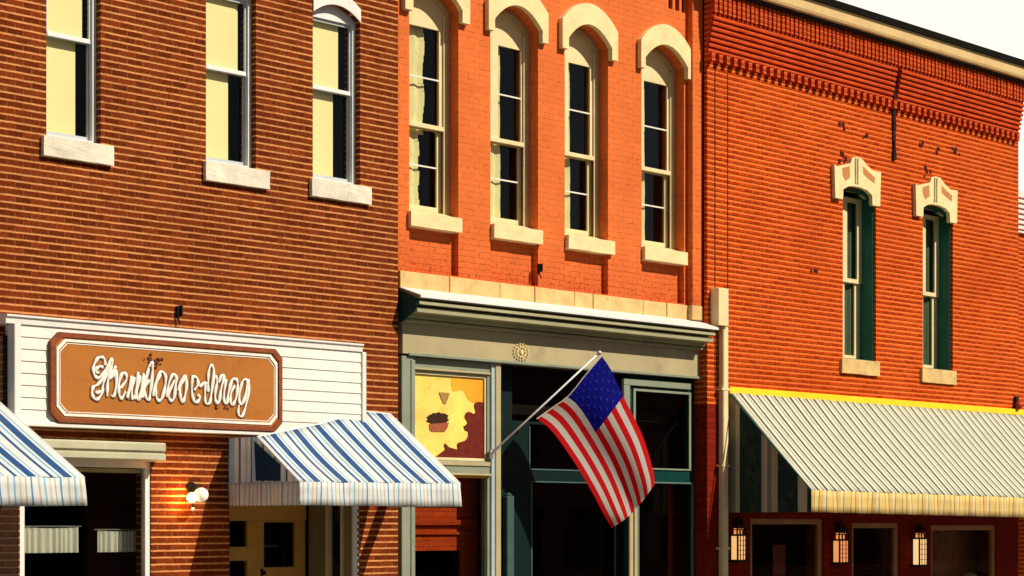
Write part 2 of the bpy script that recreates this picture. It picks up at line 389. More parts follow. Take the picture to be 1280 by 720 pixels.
def arched(x0, x1, z0, zs, rise, n=12):
    """rect with segmental arch top: springs at zs, crown at zs+rise"""
    pts = [(x0, z0), (x1, z0)]
    for i in range(n+1):
        a = i/n; x = x1+(x0-x1)*a
        pts.append((x, zs+rise*(1-(2*a-1)**2)))
    return pts
def catmull(P, n=6):
    P = [Vector(p) for p in P]; out = []
    Q = [P[0]]+P+[P[-1]]
    for i in range(1, len(Q)-2):
        for k in range(n):
            t = k/n; a, b, c, d = Q[i-1], Q[i], Q[i+1], Q[i+2]
            out.append(.5*((2*b)+(c-a)*t+(2*a-5*b+4*c-d)*t*t+(-a+3*b-3*c+d)*t**3))
    out.append(P[-1]); return out
def rough_box(x0, x1, y0, y1, z0, z1, name, mat, parent, amp=.012, seed=0):
    """stone block with a chipped lower edge"""
    b = MB(); b.box(x0, x1, y0, y1, z0, z1)
    bmesh.ops.subdivide_edges(b.bm, edges=b.bm.edges[:], cuts=5, use_grid_fill=True)
    for v in b.bm.verts:
        d = mnoise.noise_vector(v.co*7+Vector((seed, 0, 0)))
        k = 1.0 if v.co.z < (z0+z1)/2 else .35
        if v.co.y < y1-.01: v.co += Vector((d.x*.4, d.y, d.z))*amp*k
    return b.build(name, mat, parent)

# ------------------------------------------------------------------ ground
def struct(o): o['kind'] = 'structure'; return o
g = MB(); g.f([(-300, -300, -.2), (300, -300, -.2), (300, 300, -.2), (-300, 300, -.2)]); struct(g.build('ground', 'earth'))
g = MB(); g.box(-60, 70, -5.0, 12, -.19, 0, .01); struct(g.build('sidewalk', 'concrete'))
g = MB(); g.f([(-60, -24, -.14), (70, -24, -.14), (70, -5.01, -.14), (-60, -5.01, -.14)]); struct(g.build('road', 'asphalt'))
g = MB()
for i in range(16): g.f([(-50+i*7, -14.6, -.136), (-47+i*7, -14.6, -.136), (-47+i*7, -14.45, -.136), (-50+i*7, -14.45, -.136)])
struct(g.build('road_markings', 'yellow'))

YL, YM, YR = -.05, 0.0, -.20       # facade planes of the three buildings
TH = .32                            # wall thickness
TOPL = 9.6
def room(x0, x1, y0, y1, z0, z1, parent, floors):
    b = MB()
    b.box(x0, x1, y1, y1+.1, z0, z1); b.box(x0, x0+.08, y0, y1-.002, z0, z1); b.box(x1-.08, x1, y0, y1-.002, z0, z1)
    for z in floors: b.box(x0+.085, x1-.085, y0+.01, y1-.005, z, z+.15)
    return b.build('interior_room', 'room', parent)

# ================================================================== BROWN BRICK BUILDING (left)
A = empty('brick_building', 'dark brown brick building with pale striped courses, white clapboard sign board and three tall windows', 'building', (X(250, YL), YL, 0))
xl0, xl1 = X(-420, YL), X(497.5, YL)
wl = []   # (x0,x1,z0,zs)
ztopL = Z(418, 14, YL)
for (a, b_, sy_) in ((58, 126, 176), (257.5, 320, 207.5), (391, 450, 228)):
    wl.append((X(a, YL), X(b_, YL), Z((a+b_)/2, sy_, YL)))
zsillL = sum(q[2] for q in wl)/3
# ground-floor openings
dx0, dx1 = X(25, YL), X(189, YL); dz1 = Z(189, 577, YL)
ex0, ex1 = X(287, YL), X(449, YL); ez1 = Z(330, 600, YL)
holes = [arched(q[0], q[1], zsillL, ztopL-.06, .16) for q in wl]
holes += [rect(dx0, dx1, .6, dz1), rect(ex0, ex1, .02, ez1)]
plate('wall', rect(xl0, xl1, 0, TOPL), holes, YL, TH, 'brown_brick', A)
b = MB(); b.box(xl0-.1, xl1, YL-.18, YL+.4, TOPL, TOPL+.3); b.build('parapet_cap', 'stone', A)
b = MB(); b.box(xl0, X(20, YL), YL-.06, YL-.002, 0, Z(5, 420, YL)); b.build('dark_strip', 'dark_brick', A)  # narrow darker strip at the left end, up to the fascia top
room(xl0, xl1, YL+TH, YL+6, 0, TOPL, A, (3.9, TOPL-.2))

def left_window(i, px):
    x0, x1, _ = wl[i]; z0, zs = zsillL, ztopL-.06
    xa, xb, rail = px
    zr = rail
    fy = YL+.09
    wnd = plate('window', arched(x0+.003, x1-.003, z0, zs, .16), [rect(x0+.055, x1-.055, z0+.05, zs-.04)], fy, .07, 'white_metal', A)
    # sashes: upper in front, lower behind
    plate('sash', rect(x0+.055, x1-.055, zr-.02, zs-.04), [rect(x0+.085, x1-.085, zr+.03, zs-.08)], fy+.03, .03, 'grey_frame', wnd)
    plate('sash', rect(x0+.055, x1-.055, z0+.05, zr+.02), [rect(x0+.085, x1-.085, z0+.10, zr-.02)], fy+.065, .03, 'grey_frame', wnd)
    b = MB(); b.box(x0+.076, x1-.076, fy+.012, fy+.03, zr-.02, zr+.035, .004); b.build('meeting_rail', 'white_metal', wnd)
    b = MB(); b.box(x0+.08, x1-.08, fy+.042, fy+.048, zr+.02, zs-.07); b.build('pane', 'glass', wnd)
    b = MB(); b.box(x0+.08, x1-.08, fy+.077, fy+.083, z0+.09, zr-.01); b.build('pane', 'glass', wnd)
    b = MB(); b.box(x0+.05, xa, fy+.10, fy+.105, zr-.01, zs); b.build('blind', 'blind', wnd)
    b = MB(); b.box(x0+.05, xb, fy+.12, fy+.125, z0+.03, zr-.012); b.box(x0+.05, xb, fy+.115, fy+.13, z0+.02, z0+.045); b.build('blind', 'blind', wnd)
    return wnd
# blind edges measured in the picture at their own depth
rails = [(42, 60), (84, 262), (109, 395)]
for i, (pa, pb) in enumerate(((103.5, 95), (298, 286), (423.5, 417))):
    zr = Z(rails[i][1]+18, rails[i][0]+4, YL+.1)
    left_window(i, (X(pa-1, YL+.19), X(pb-1, YL+.21), zr))
# stone sills and arch header
for i, (a, c, yt, h) in enumerate(((51.5, 139, 171, 24), (254, 334, 203, 22), (386.5, 461, 223, 22))):
    zt = zsillL
    rough_box(X(a, YL), X(c, YL), YL-.06, YL+.09, zt-.23, zt-.002, 'sill', 'stone', A, .012, i*5)
for i, q in enumerate(wl):
    pts = arched(q[0]-.02, q[1]+.02, ztopL-.0, ztopL-.05, .24)
    o = [(x, z) for x, z in pts]
    n = 12; up = []; lo = []
    for k in range(n+1):
        a = k/n; x = q[0]+(q[1]-q[0])*a; c = 1-(2*a-1)**2
        lo.append((x, ztopL-.07+.155*c)); up.append((x, ztopL+.10+.16*c))
    plate('arch_header', lo+up[::-1], [], YL-.02, .018, 'white', A)

# clapboard fascia carrying the sign
FY = YL-.18
zft, zfb = Z(230, 411.5, FY), Z(230, 540, FY)
fx0, fx1 = X(20, FY), X(455, FY)
b = MB(); nb = 8; hb_ = (zft-.10-zfb-.05)/nb
for k in range(nb):
    z0 = zfb+.05+k*hb_
    b.prism_x([(YL, z0), (FY-.011, z0), (FY+.001, z0+hb_-.002), (YL, z0+hb_-.002)], fx0, fx1)
fas = b.build('sign_fascia', 'white', A)
b = MB()
b.prism_x([(YL-.001, zft-.10), (FY-.022, zft-.10), (FY-.026, zft-.03), (FY-.05, zft-.022), (FY-.05, zft), (YL-.001, zft+.02)], X(6, FY), X(452, FY))
b.prism_x([(YL-.001, zfb+.05), (FY-.03, zfb+.05), (FY-.05, zfb+.03), (FY-.05, zfb), (YL-.001, zfb)], fx0-.02, fx1)
b.build('trim', 'white', fas)
b = MB(); b.box(fx0-.035, fx0+.05, YL-.001, FY-.03, zfb+.052, zft-.102, .008); b.build('corner_board', 'white', fas)
b = MB(); b.box(fx1-.05, fx1+.02, YL-.001, FY-.03, zfb+.052, zft-.102, .008); b.build('corner_board', 'white', fas)

# display window with roll-shutter box
b = MB()
zs0, zs1 = Z(198, 577, YL-.1), Z(198, 554, YL-.1)
bx0, bx1 = X(-5, YL), X(194, YL)
prof = [(YL, zs0), (YL-.20, zs0), (YL-.22, zs0+.02), (YL-.22, zs0+.075), (YL-.19, zs0+.085), (YL-.19, zs0+.115), (YL-.22, zs0+.125), (YL-.22, zs1-.02), (YL-.20, zs1), (YL, zs1)]
b.prism_x(prof, bx0, bx1); b.build('shutter_box', paint('shutter box paint', (.52, .49, .33), .5, .12, 3, .2), A)
dw = plate('display_window', rect(dx0+.002, dx1-.002, .6, dz1), [rect(dx0+.07, dx1-.07, .68, dz1-.08)], YL+.02, .09, 'white', A)
b = MB(); b.box(dx0+.06, dx1-.06, YL+.06, YL+.068, .67, dz1-.07); b.build('pane', 'glass_dark', dw)
b = MB(); b.box(dx0+.075, dx1-.075, YL+.10, YL+.15, dz1-.14, dz1-.09); b.build('head_rail', 'cream', dw)
b = MB(); b.box(dx0-.05, dx1+.05, YL-.08, YL+.02, .50, .598, .01); b.build('sill', 'stone', A)
# brick-red partition seen inside the display window
b = MB(); b.box(X(105, YL+1.2), X(196, YL+1.2), YL+1.1, YL+1.2, .0, 3.4); b.build('interior_backdrop', paint('brown interior partition', (.05, .013, .004), .7, .3, 2, .1), A)
# entrance recess
RY = YL+1.0
er0, er1 = ex0+.0, ex1-.02
tri = MB()
zl = ez1
tri.box(ex0-.06, ex1+.06, YL+TH+.002, RY+.05, zl, zl+.08); tri.build('recess_ceiling', 'tan_frame', A)
def pxbox(b, a, c, yt, yb, Y, d, bev=.004):
    m = (a+c)/2
    b.box(X(a, Y), X(c, Y), Y, Y+d, Z(m, yb, Y), Z(m, yt, Y), bev); return b
zd = Z(330, 651, RY)
dl, dr, da, dm = X(232, RY), X(308, RY), X(324, RY), X(368, RY)
dxe = X(381, RY)
b = MB(); b.box(dl, dxe, RY-.03, RY+.06, zd, zl+.0, .003); b.box(dr, da-.0, RY-.02, RY+.05, .02, zd-.002, .003); b.box(dl, dl+.06, RY-.02, RY+.05, .02, zd-.002, .003); b.box(dl+.062, dr-.002, RY-.018, RY+.04, 1.82, 2.0); b.box(dl+.062, dr-.002, RY-.018, RY+.04, .02, .8)
ef = b.build('door_frame', 'yellow_door', A)
b = MB(); b.box(dl+.05, dr+.01, RY+.01, RY+.016, .7, zd+.01); b.build('pane', 'glass_dark', ef)
zdr = Z(346, 709, RY)
door = plate('door', rect(da+.003, dxe-.004, .03, zd-.004), [rect(da+.07, dm, zdr, zd-.02), rect(da+.07, dm, .4, zdr-.12)], RY-.01, .045, 'yellow_door', A)
b = MB(); b.box(da+.06, dm+.01, RY+.008, RY+.014, .39, zd-.01); b.build('pane', 'glass_dark', door)
hz = Z(322, 716, RY)
b = MB(); b.lathe((da+.035, RY-.05, hz), [(.001, -.03), (.025, -.025), (.032, 0), (.02, .02), (.012, .04)], 12, 'Y'); b.box(da+.018, da+.052, RY-.016, RY-.01, hz-.16, hz+.05, .002); b.build('handle', 'black', door)
b = MB(); b.box(X(331, RY+.3), X(348, RY+.3), RY+.3, RY+.32, Z(340, 684, RY+.3), Z(340, 681, RY+.3)); b.build('interior_shelf', 'steel', A)
# right return wall of the recess: olive panels with a dark side pane (runs back from the opening edge)
b = MB()
xw = ex1-.04
ret = [(YL+.01, .13), (.24, .2), (.44, .10), (.80, .17)]
def retbox(y0, y1, z0, z1, d=.04, mat='olive', name=None, par=None):
    q = MB(); q.box(xw-d, xw+.02, y0, y1, z0, z1, .003)
    return q
b = retbox(YL+.03, YL+.20, .02, zl, .05); rj = b.build('jamb_panel', 'olive', A)
b = retbox(YL+.215, YL+.26, .02, zl, .07); b.build('jamb_bead', 'cream', rj)
b = retbox(YL+.262, YL+.52, .9, zl, .0); b.build('side_pane', 'glass_dark', rj)
b = retbox(YL+.262, YL+.52, .02, .898, .03); b.build('jamb_base', 'olive', rj)
b = retbox(YL+.522, YL+.58, .02, zl, .06); b.build('jamb_bead', 'cream', rj)
b = retbox(YL+.582, RY-.034, .02, zl, .03); b.build('jamb_panel', 'olive', rj)
b = MB(); b.box(xw+.05, xw+.08, YL+TH+.01, RY+.2, .02, zl-.01); b.build('dark_lining', 'room', A)
# toothed white trim beside the entrance
b = MB(); tx = X(441, YL); z = .1
b.box(tx-.02, tx+.045, YL-.035, YL-.001, .05, ez1)
k = 0
while z < ez1-.06:
    b.box(tx+.046, tx+.085, YL-.030, YL-.001, z, z+PITCH*.55, .006); z += PITCH
b.build('toothed_trim', 'white', A)

# ------------------------------------------------------------------ cafe curtains inside the display window
def cafe(px0, px1, yt, yb, label):
    Y = YL+.35; x0, x1 = X(px0, Y), X(px1, Y); z1, z0 = Z((px0+px1)/2, yt, Y), Z((px0+px1)/2, yb, Y)
    b = MB(); n = 60; rows = 6; V = []
    for j in range(rows+1):
        r = []
        for i in range(n+1):
            u = i/n; v = j/rows
            r.append(b.bm.verts.new((x0+(x1-x0)*u, Y+.02*math.sin(u*55+math.sin(u*9)*2)*(1-.3*v)+.006*math.sin(u*17), z0+(z1-z0)*v-.012*math.sin(u*3.1)*v)))
        V.append(r)
    for j in range(rows):
        for i in range(n): b.bm.faces.new((V[j][i], V[j][i+1], V[j+1][i+1], V[j+1][i]))
    e = empty('cafe_curtain', label, 'curtain', ((x0+x1)/2, Y, z0), 'half curtains in the left display window')
    b.build('cloth', 'white_curtain', e, smooth=True, recalc=False)
    c = MB(); c.tube([(x0-.05, Y, z1+.01), (x1+.05, Y, z1+.01)], .008); c.build('rod', 'steel', e)
cafe(31, 97, 659, 691, 'wide pleated white half curtain at the left side of the dark display window')
cafe(122, 174, 663, 690, 'narrower pleated white half curtain at the right side of the dark display window')

# ------------------------------------------------------------------ signboard
SY = FY-.05
sg = empty('signboard', 'orange shop sign with chamfered corners, double white border and white script lettering', 'sign', (X(207, SY), SY, Z(207, 535, SY)))
zc = lambda px, py: at(px, py, SY)
sz0, sz1 = Z(207, 533.5, SY), Z(207, 425.5, SY); sx0, sx1 = X(63, SY), X(352, SY)
def oct_(x0, x1, z0, z1, c): return [(x0+c, z0), (x1-c, z0), (x1, z0+c), (x1, z1-c), (x1-c, z1), (x0+c, z1), (x0, z1-c), (x0, z0+c)]
plate('board_edge', oct_(sx0, sx1, sz0, sz1, .11), [oct_(sx0+.055, sx1-.055, sz0+.055, sz1-.055, .10)], SY-.018, .06, 'sign_edge', sg)
plate('panel', oct_(sx0+.05, sx1-.05, sz0+.05, sz1-.05, .10), [], SY, .045, 'sign', sg)
plate('border', oct_(sx0+.075, sx1-.075, sz0+.075, sz1-.075, .105), [oct_(sx0+.105, sx1-.105, sz0+.105, sz1-.105, .10)], SY-.012, .01, 'lettering', sg)
plate('border', oct_(sx0+.118, sx1-.118, sz0+.118, sz1-.118, .098), [oct_(sx0+.128, sx1-.128, sz0+.128, sz1-.128, .095)], SY-.006, .005, 'lettering', sg)
T1, T2, T3 = (104, 436), (174, 436), (240, 446)
strokes = [
 (T1, [(245,190),(240,120),(205,95),(160,110),(118,190),(115,270),(150,325),(200,310),(250,235),(320,105)]),
 (T1, [(225,208),(180,200),(147,230),(150,262),(180,272)]),
 (T1, [(300,150),(250,290),(165,400),(112,430),(97,500),(122,558),(165,565),(208,500),(225,400),(265,270)]),
 (T1, [(140,480),(165,500),(190,470)]),
 (T1, [(320,105),(325,170),(290,300),(270,430),(270,540)]),
 (T1, [(370,195),(335,250),(298,340),(335,300),(368,240),(370,400),(345,530),(315,525)]),
 (T1, [(415,450),(485,350),(470,275),(430,290),(400,400),(402,510),(432,560),(475,480)]),
 (T1, [(545,305),(520,430),(495,562),(540,400),(575,320),(548,440),(552,578)]),
 (T1, [(618,262),(600,420),(595,520),(622,570),(655,440),(680,275)]),
 (T1, [(575,570),(600,480),(640,300)]),
 (T1, [(640,560),(668,450),(700,300)]),
 (T2, [(35,555),(60,430),(100,240),(142,150),(148,260),(125,480),(108,572),(72,545),(62,450),(112,350)]),
 (T2, [(155,540),(178,400),(240,260),(292,300),(290,420),(252,560),(215,582),(187,520),(192,400),(240,285)]),
 (T2, [(308,550),(330,400),(375,290),(415,315),(408,420),(388,560),(352,582),(330,505),(400,350)]),
 (T2, [(440,480),(465,370),(520,308),(532,400),(512,540),(480,600),(458,520),(470,400),(525,330)]),
 (T2, [(600,300),(590,450),(610,580),(650,600),(682,552),(655,515)]),
 (T2, [(598,310),(650,330),(657,405),(618,470)]),
 (T3, [(82,342),(140,290),(162,310)]),
 (T3, [(150,290),(145,420),(152,518),(195,520),(218,400),(245,160),(215,97),(186,170),(180,290),(182,400)]),
 (T3, [(265,210),(282,280),(260,400),(266,500),(300,515),(322,380),(358,225),(328,212),(300,300)]),
 (T3, [(386,250),(360,400),(362,510),(392,515),(410,400),(450,262),(500,262),(512,340),(490,480),(452,540),(430,500),(442,400),(482,320)]),
 (T3, [(622,262),(580,260),(545,350),(530,500),(560,532),(600,430),(628,265),(640,350),(602,560),(560,670),(520,640),(528,545)]),
]
lt, ol = MB(), MB()
for o_, P in strokes:
    pts = catmull([at(o_[0]+x/9, o_[1]+y/9, SY-.008) for x, y in P], 5)
    n_ = len(pts)
    r_ = [.021*(1+.3*math.sin(i*.9)) *(.75+.25*math.sin(math.pi*i/max(1, n_-1))) for i in range(n_)]
    lt.tube(pts, r_, 8, .5)
    ol.tube([p+Vector((0, .006, -.003)) for p in pts], [q+.012 for q in r_], 8, .25)
ol.build('lettering_outline', 'outline', sg); lt.build('lettering', 'lettering', sg, smooth=True)
b = MB()
for k in range(26):
    px = 187+random.gauss(6, 6); py = 449+random.gauss(4, 5)
    q = at(px, py, SY-.012); r = random.uniform(.008, .022)
    b.lathe(q, [(.001, -.008), (r*.7, -.006), (r, 0), (r*.5, .01)], 6, 'Y')
for k in range(8):
    q = at(random.choice((271, 283))+random.uniform(-2, 2), 511+random.uniform(-3, 2), SY-.012); b.lathe(q, [(.001, -.006), (.012, -.004), (.012, .01)], 5, 'Y')
b.build('scroll_ornament', 'outline', sg)

# ------------------------------------------------------------------ awnings
def quadgrid(b, P00, P10, P11, P01, nu, nv, u0, u1, sag=0., rip=0., mi=0, v0=0., v1=1.):
    P00, P10, P11, P01 = map(Vector, (P00, P10, P11, P01))
    V = []
    nrm = (P10-P00).cross(P01-P00).normalized()
    for j in range(nv+1):
        r = []
        for i in range(nu+1):
            u, v = i/nu, j/nv
            p = (P00*(1-u)+P10*u)*(1-v)+(P01*(1-u)+P11*u)*v
            s_ = sag*math.sin(math.pi*v)*(abs(math.sin(math.pi*u*3))) + rip*math.sin((u0+(u1-u0)*u)*9+v*2)
            r.append((b.bm.verts.new(p-nrm*s_), (u0+(u1-u0)*u, v0+(v1-v0)*v)))
        V.append(r)
    for j in range(nv):
        for i in range(nu):
            q = [V[j][i], V[j][i+1], V[j+1][i+1], V[j+1][i]]
            fc = b.bm.faces.new([a[0] for a in q]); fc.material_index = mi; fc.smooth = True
            for l, a in zip(fc.loops, q): l[b.uv].uv = a[1]
def thick(o, t):
    md = o.modifiers.new('thickness', 'SOLIDIFY'); md.thickness = t; md.offset = 0
    return o
def plane_hit(px, py, p0, n):
    r = ray(px, py); return CAM+r*((p0-CAM).dot(n)/r.dot(n))

def blue_awning(label, Xw, Cx, Dpx, Apx, Bpx, zv, left_open=True):
    """Xw: world x of the left side; C/D front corners, A/B upper corners (pixels measured), zv valance bottom z"""
    pass

# --- awning over the doorway
Xw = X(285, YL)
C = atX(375, 602, Xw); Yf = C.y
D = at(575, 604.5, Yf)
A1 = atX(322, 546, Xw)
nrm = (D-C).cross(A1-C).normalized()
B1 = plane_hit(488, 518, C, nrm); K1 = plane_hit(456, 514.5, C, nrm); K0 = plane_hit(400, 530, C, nrm)
aw = empty('awning', 'blue and white striped canvas awning over the shop doorway, right of the round wall lamp', 'awning', (C.x+.8, YL, C.z), 'striped canvas awnings')
b = MB()
wdt = (D-C).length
tops = [A1, K0, K1, B1]; us = [0, .48*wdt, .80*wdt, wdt]
# u measured along the front edge: foot of each upper point
dirf = (D-C).normalized()
nU = 40; rows = 8
def top_at(s):
    T = [((p-C).dot(dirf), p) for p in tops]
    for (s0, p0), (s1, p1) in zip(T, T[1:]):
        if s <= s1: return p0.lerp(p1, (s-s0)/(s1-s0) if s1 > s0 else 0)
    return T[-1][1]
sA = (A1-C).dot(dirf); sB = (B1-C).dot(dirf)
V = []
for j in range(rows+1):
    r = []
    for i in range(nU+1):
        u = i/nU; f_ = C.lerp(D, u); tp = top_at(sA+(sB-sA)*u); v = j/rows
        p = f_.lerp(tp, v) + nrm*0 - Vector((0, 0, 1))*.035*math.sin(math.pi*v)*abs(math.sin(math.pi*u*2))
        r.append((b.bm.verts.new(p), (u*wdt, v)))
    V.append(r)
for j in range(rows):
    for i in range(nU):
        q = [V[j][i], V[j][i+1], V[j+1][i+1], V[j+1][i]]
        fc = b.bm.faces.new([a[0] for a in q]); fc.smooth = True
        for l, a in zip(fc.loops, q): l[b.uv].uv = a[1]
thick(b.build('canvas', 'blue_stripe', aw, recalc=False), .012)
zv = Z(430, 632, Yf)
b = MB(); quadgrid(b, (C.x, Yf, zv), (D.x+.02, Yf, zv), (D.x+.0, D.y, D.z), (C.x, Yf, C.z), 60, 3, 0, wdt, 0, .010)
quadgrid(b, (Xw-.0, YL-.01, zv), (Xw, Yf, zv), (Xw, Yf, C.z), (Xw, YL-.01, C.z), 24, 3, 3, 4.2, 0, .008)
quadgrid(b, (D.x, Yf, zv), (D.x, YL-.01, zv), (D.x, YL-.01, D.z), (D.x, Yf, D.z), 24, 3, 3, 4.2, 0, .008)
thick(b.build('valance', 'blue_valance', aw, recalc=False), .008)
# side cheek: canvas in the plane x=Xw, cut at the fascia underside
b = MB()
zt_ = A1.z
pw = (Xw, YL-.01, C.z+.003); n_ = 14
yA = A1.y
for i in range(n_):
    y0, y1 = YL-.01+(Yf-YL+.01)*i/n_, YL-.01+(Yf-YL+.01)*(i+1)/n_
    def top(y): return zt_ if y > yA else zt_+(C.z-zt_)*(y-yA)/(Yf-yA)
    if top(y0)-C.z < .01: continue
    b.f([(Xw, y0, C.z+.004), (Xw, y1, C.z+.004), (Xw, y1, max(top(y1), C.z+.005)), (Xw, y0, top(y0))], uvs=[(abs(y0)*1.0, 0), (abs(y1), 0), (abs(y1), 1), (abs(y0), 1)])
thick(b.build('side_cheek', 'blue_cheek_lit', aw), .01)
pn = [atX(318, 552, Xw-.012), atX(350, 581, Xw-.012), atX(350, 601, Xw-.012), atX(320, 601, Xw-.012)]
b = MB(); b.f([tuple(p) for p in pn]); thick(b.build('opening_patch', paint('navy dark opening', (.006, .03, .08), .8, .1, 5, .1), aw), .008)  # dark of the cheek opening painted as a navy panel
b = MB(); b.tube([A1, C], .014, 6); b.tube([A1, K0, K1, B1], .014, 6); b.tube([B1, D], .014, 6); b.build('piping', 'white_metal', aw)
b = MB(); b.tube([(C.x+.03, Yf+.03, C.z-.03), (D.x-.03, Yf+.03, D.z-.03)], .015)
for xx in (C.x+.03, D.x-.03): b.tube([(xx, Yf+.03, C.z-.03), (xx, YL, C.z-.03)], .015)
b.build('frame', 'steel', aw)

# --- the awning cut by the left edge of the picture
Xr = X(-3, YL); D2 = atX(105, 597, Xr); Y2 = D2.y
C2 = Vector((X(-330, Y2), Y2, D2.z)); B2 = at(-3, 501, YL-.02); A2 = Vector((C2.x, YL-.02, B2.z))
aw2 = empty('awning', 'blue and white striped canvas awning whose right end shows at the left edge', 'awning', ((C2.x+D2.x)/2, YL, C2.z), 'striped canvas awnings')
w2 = (D2-C2).length
b = MB(); quadgrid(b, C2, D2, B2, A2, 60, 8, .16, w2+.16, .03)
thick(b.build('canvas', 'blue_stripe', aw2, recalc=False), .012)
zv2 = Z(108, 632, Y2)
b = MB(); quadgrid(b, (C2.x, Y2, zv2), (D2.x+.04, Y2, zv2), D2, C2, 90, 3, .1, w2+.1, 0, .010)
quadgrid(b, (D2.x+.02, Y2, zv2), (D2.x+.02, YL-.01, zv2), (D2.x, YL-.01, D2.z), (D2.x, Y2, D2.z), 24, 3, 3, 4.4, 0, .008)
thick(b.build('valance', 'blue_valance', aw2, recalc=False), .008)
b = MB(); b.f([(D2.x, Y2, D2.z), (D2.x, YL, D2.z), (D2.x, YL, B2.z)], uvs=[(0, 0), (1.5, 0), (1.5, 1)]); thick(b.build('side_cheek', 'blue_cheek_lit', aw2), .01)
b = MB(); b.tube([B2, D2], .014, 6); b.tube([A2, B2], .014, 6); b.build('piping', 'white_metal', aw2)
b = MB(); b.tube([(C2.x, Y2+.03, D2.z-.03), (D2.x-.03, Y2+.03, D2.z-.03)], .015)
for xx in (C2.x+.1, D2.x-.03): b.tube([(xx, Y2+.03, D2.z-.03), (xx, YL, D2.z-.03)], .015)
b.build('frame', 'steel', aw2)

# ------------------------------------------------------------------ twin globe wall lamp
lp = at(247, 622, YL-.14)
wlp = empty('wall_lamp', 'lit wall lamp with two round white globes on the brown brick between window and doorway', 'lamp', (lp.x, YL, lp.z))
c1 = at(240, 622, YL-.12); c2 = at(251.5, 618.5, YL-.22)
def globe(c, r, name, mat):
    b = MB(); pr = [(max(.001, r*math.sin(math.pi*k/10)), -r*math.cos(math.pi*k/10)) for k in range(11)]
    b.lathe(c, pr, 20); return b.build(name, mat, wlp, smooth=True)
globe(c1, .066, 'globe', 'globe'); globe(c2, .088, 'globe', 'globe_dim'); globe(at(241.5, 636.5, YL-.12), .022, 'finial', 'globe_dim')
b = MB(); b.lathe((c1.x+.06, YL-.03, c1.z+.13), [(.001, -.02), (.06, -.015), (.065, .03)], 14, 'Y')
b.tube([(c1.x+.06, YL-.03, c1.z+.12), (c1.x+.04, YL-.10, c1.z+.15), (c1.x, YL-.12, c1.z+.05)], .012); b.tube([(c1.x+.06, YL-.03, c1.z+.12), (c2.x, YL-.2, c2.z+.12), (c2.x, c2.y, c2.z+.07)], .012)
b.tube([(c1.x, YL-.12, c1.z-.05), (c1.x+.02, YL-.12, c1.z-.12)], .01)
b.build('bracket', 'black', wlp)
pl = bpy.data.lights.new('lamp_light', 'POINT'); pl.energy = 13; pl.color = (1, .45, .12); pl.shadow_soft_size = .06
po = bpy.data.objects.new('lamp_light', pl); COL.objects.link(po); po.location = (c1.x-.09, YL-.14, c1.z-.01)

# ================================================================== ORANGE PAINTED BRICK BUILDING (middle)
B = empty('brick_building', 'orange painted brick building with four arched cream windows above a green shopfront', 'building', (X(690), 0, 0))
mx0, mx1 = X(497.5)+.002, X(880.5)
zband_t, zband_b = Z(690, 361.5), Z(690, 381)
ops = [(511.5, 573), (613, 672.5), (706, 760), (802, 855)]
sillb = [(514, 578, 274), (618, 679, 291.5), (711, 769, 308), (806.6, 859.8, 322.5)]
zsm = sum(Z(a/2+c/2, s, 0) for a, c, s in sillb)/4 + .09       # sill top level
springs = [(573, 15), (672, 37), (759, 64), (850, 84)]
zsp = sum(Z(a, s, 0) for a, s in springs[1:])/3
crowns = Z(736, 41, 0)
rise = .27
holesM = []
for a, c in ops:
    holesM.append(arched(X(a), X(c), zband_t+.0, zsp, rise))
holesM2 = []
wo = rect(mx0, mx1, zband_t, TOPL+1.6)
# holes reach the stone band; the lower part is closed by recessed panels
for h in holesM:
    h[0] = (h[0][0], zband_t+.02); h[1] = (h[1][0], zband_t+.02)
slot = [rect(X(a), X(a)+.1, Z(848, 14), Z(848, 14)+.4) for a in (835.5, 844, 852)]
plate('wall', wo, holesM+slot, 0, .45, 'orange_brick', B)
b = MB(); b.box(X(834), X(858), .06, .12, Z(848, 14)-.05, Z(848, 14)+.5); b.build('slot_backing', 'dark_brick', B)
for a, c in ops:
    b = MB(); b.box(X(a)-.0, X(c)+.0, .10, .30, zband_t-.01, zsm-.20); b.build('spandrel_panel', 'orange_brick', B)
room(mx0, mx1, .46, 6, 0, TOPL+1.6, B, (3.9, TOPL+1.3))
b = MB(); b.box(mx0, mx1, -.22, .5, TOPL+1.6, TOPL+1.9); b.build('parapet_cap', 'stone', B)
# right pilaster
b = MB(); b.box(X(859), X(879, -.1), -.11, -.002, zband_t+.003, TOPL+1.55); b.build('pilaster', 'orange_brick', B)
# stone band in blocks
cuts = [499, 560.5, 580.5, 624, 667, 681, 717, 740, 771, 803, 832, 858, 884]
b = MB()
for i, (a, c) in enumerate(zip(cuts, cuts[1:])):
    yy = -.02 - (.012 if i % 3 == 1 else 0) - (.10 if a >= 857 else 0)
    b.box(X(a)+.003, X(c)-.003, yy, .08, zband_b, zband_t, .006)
b.build('stone_band', 'band_stone', B)

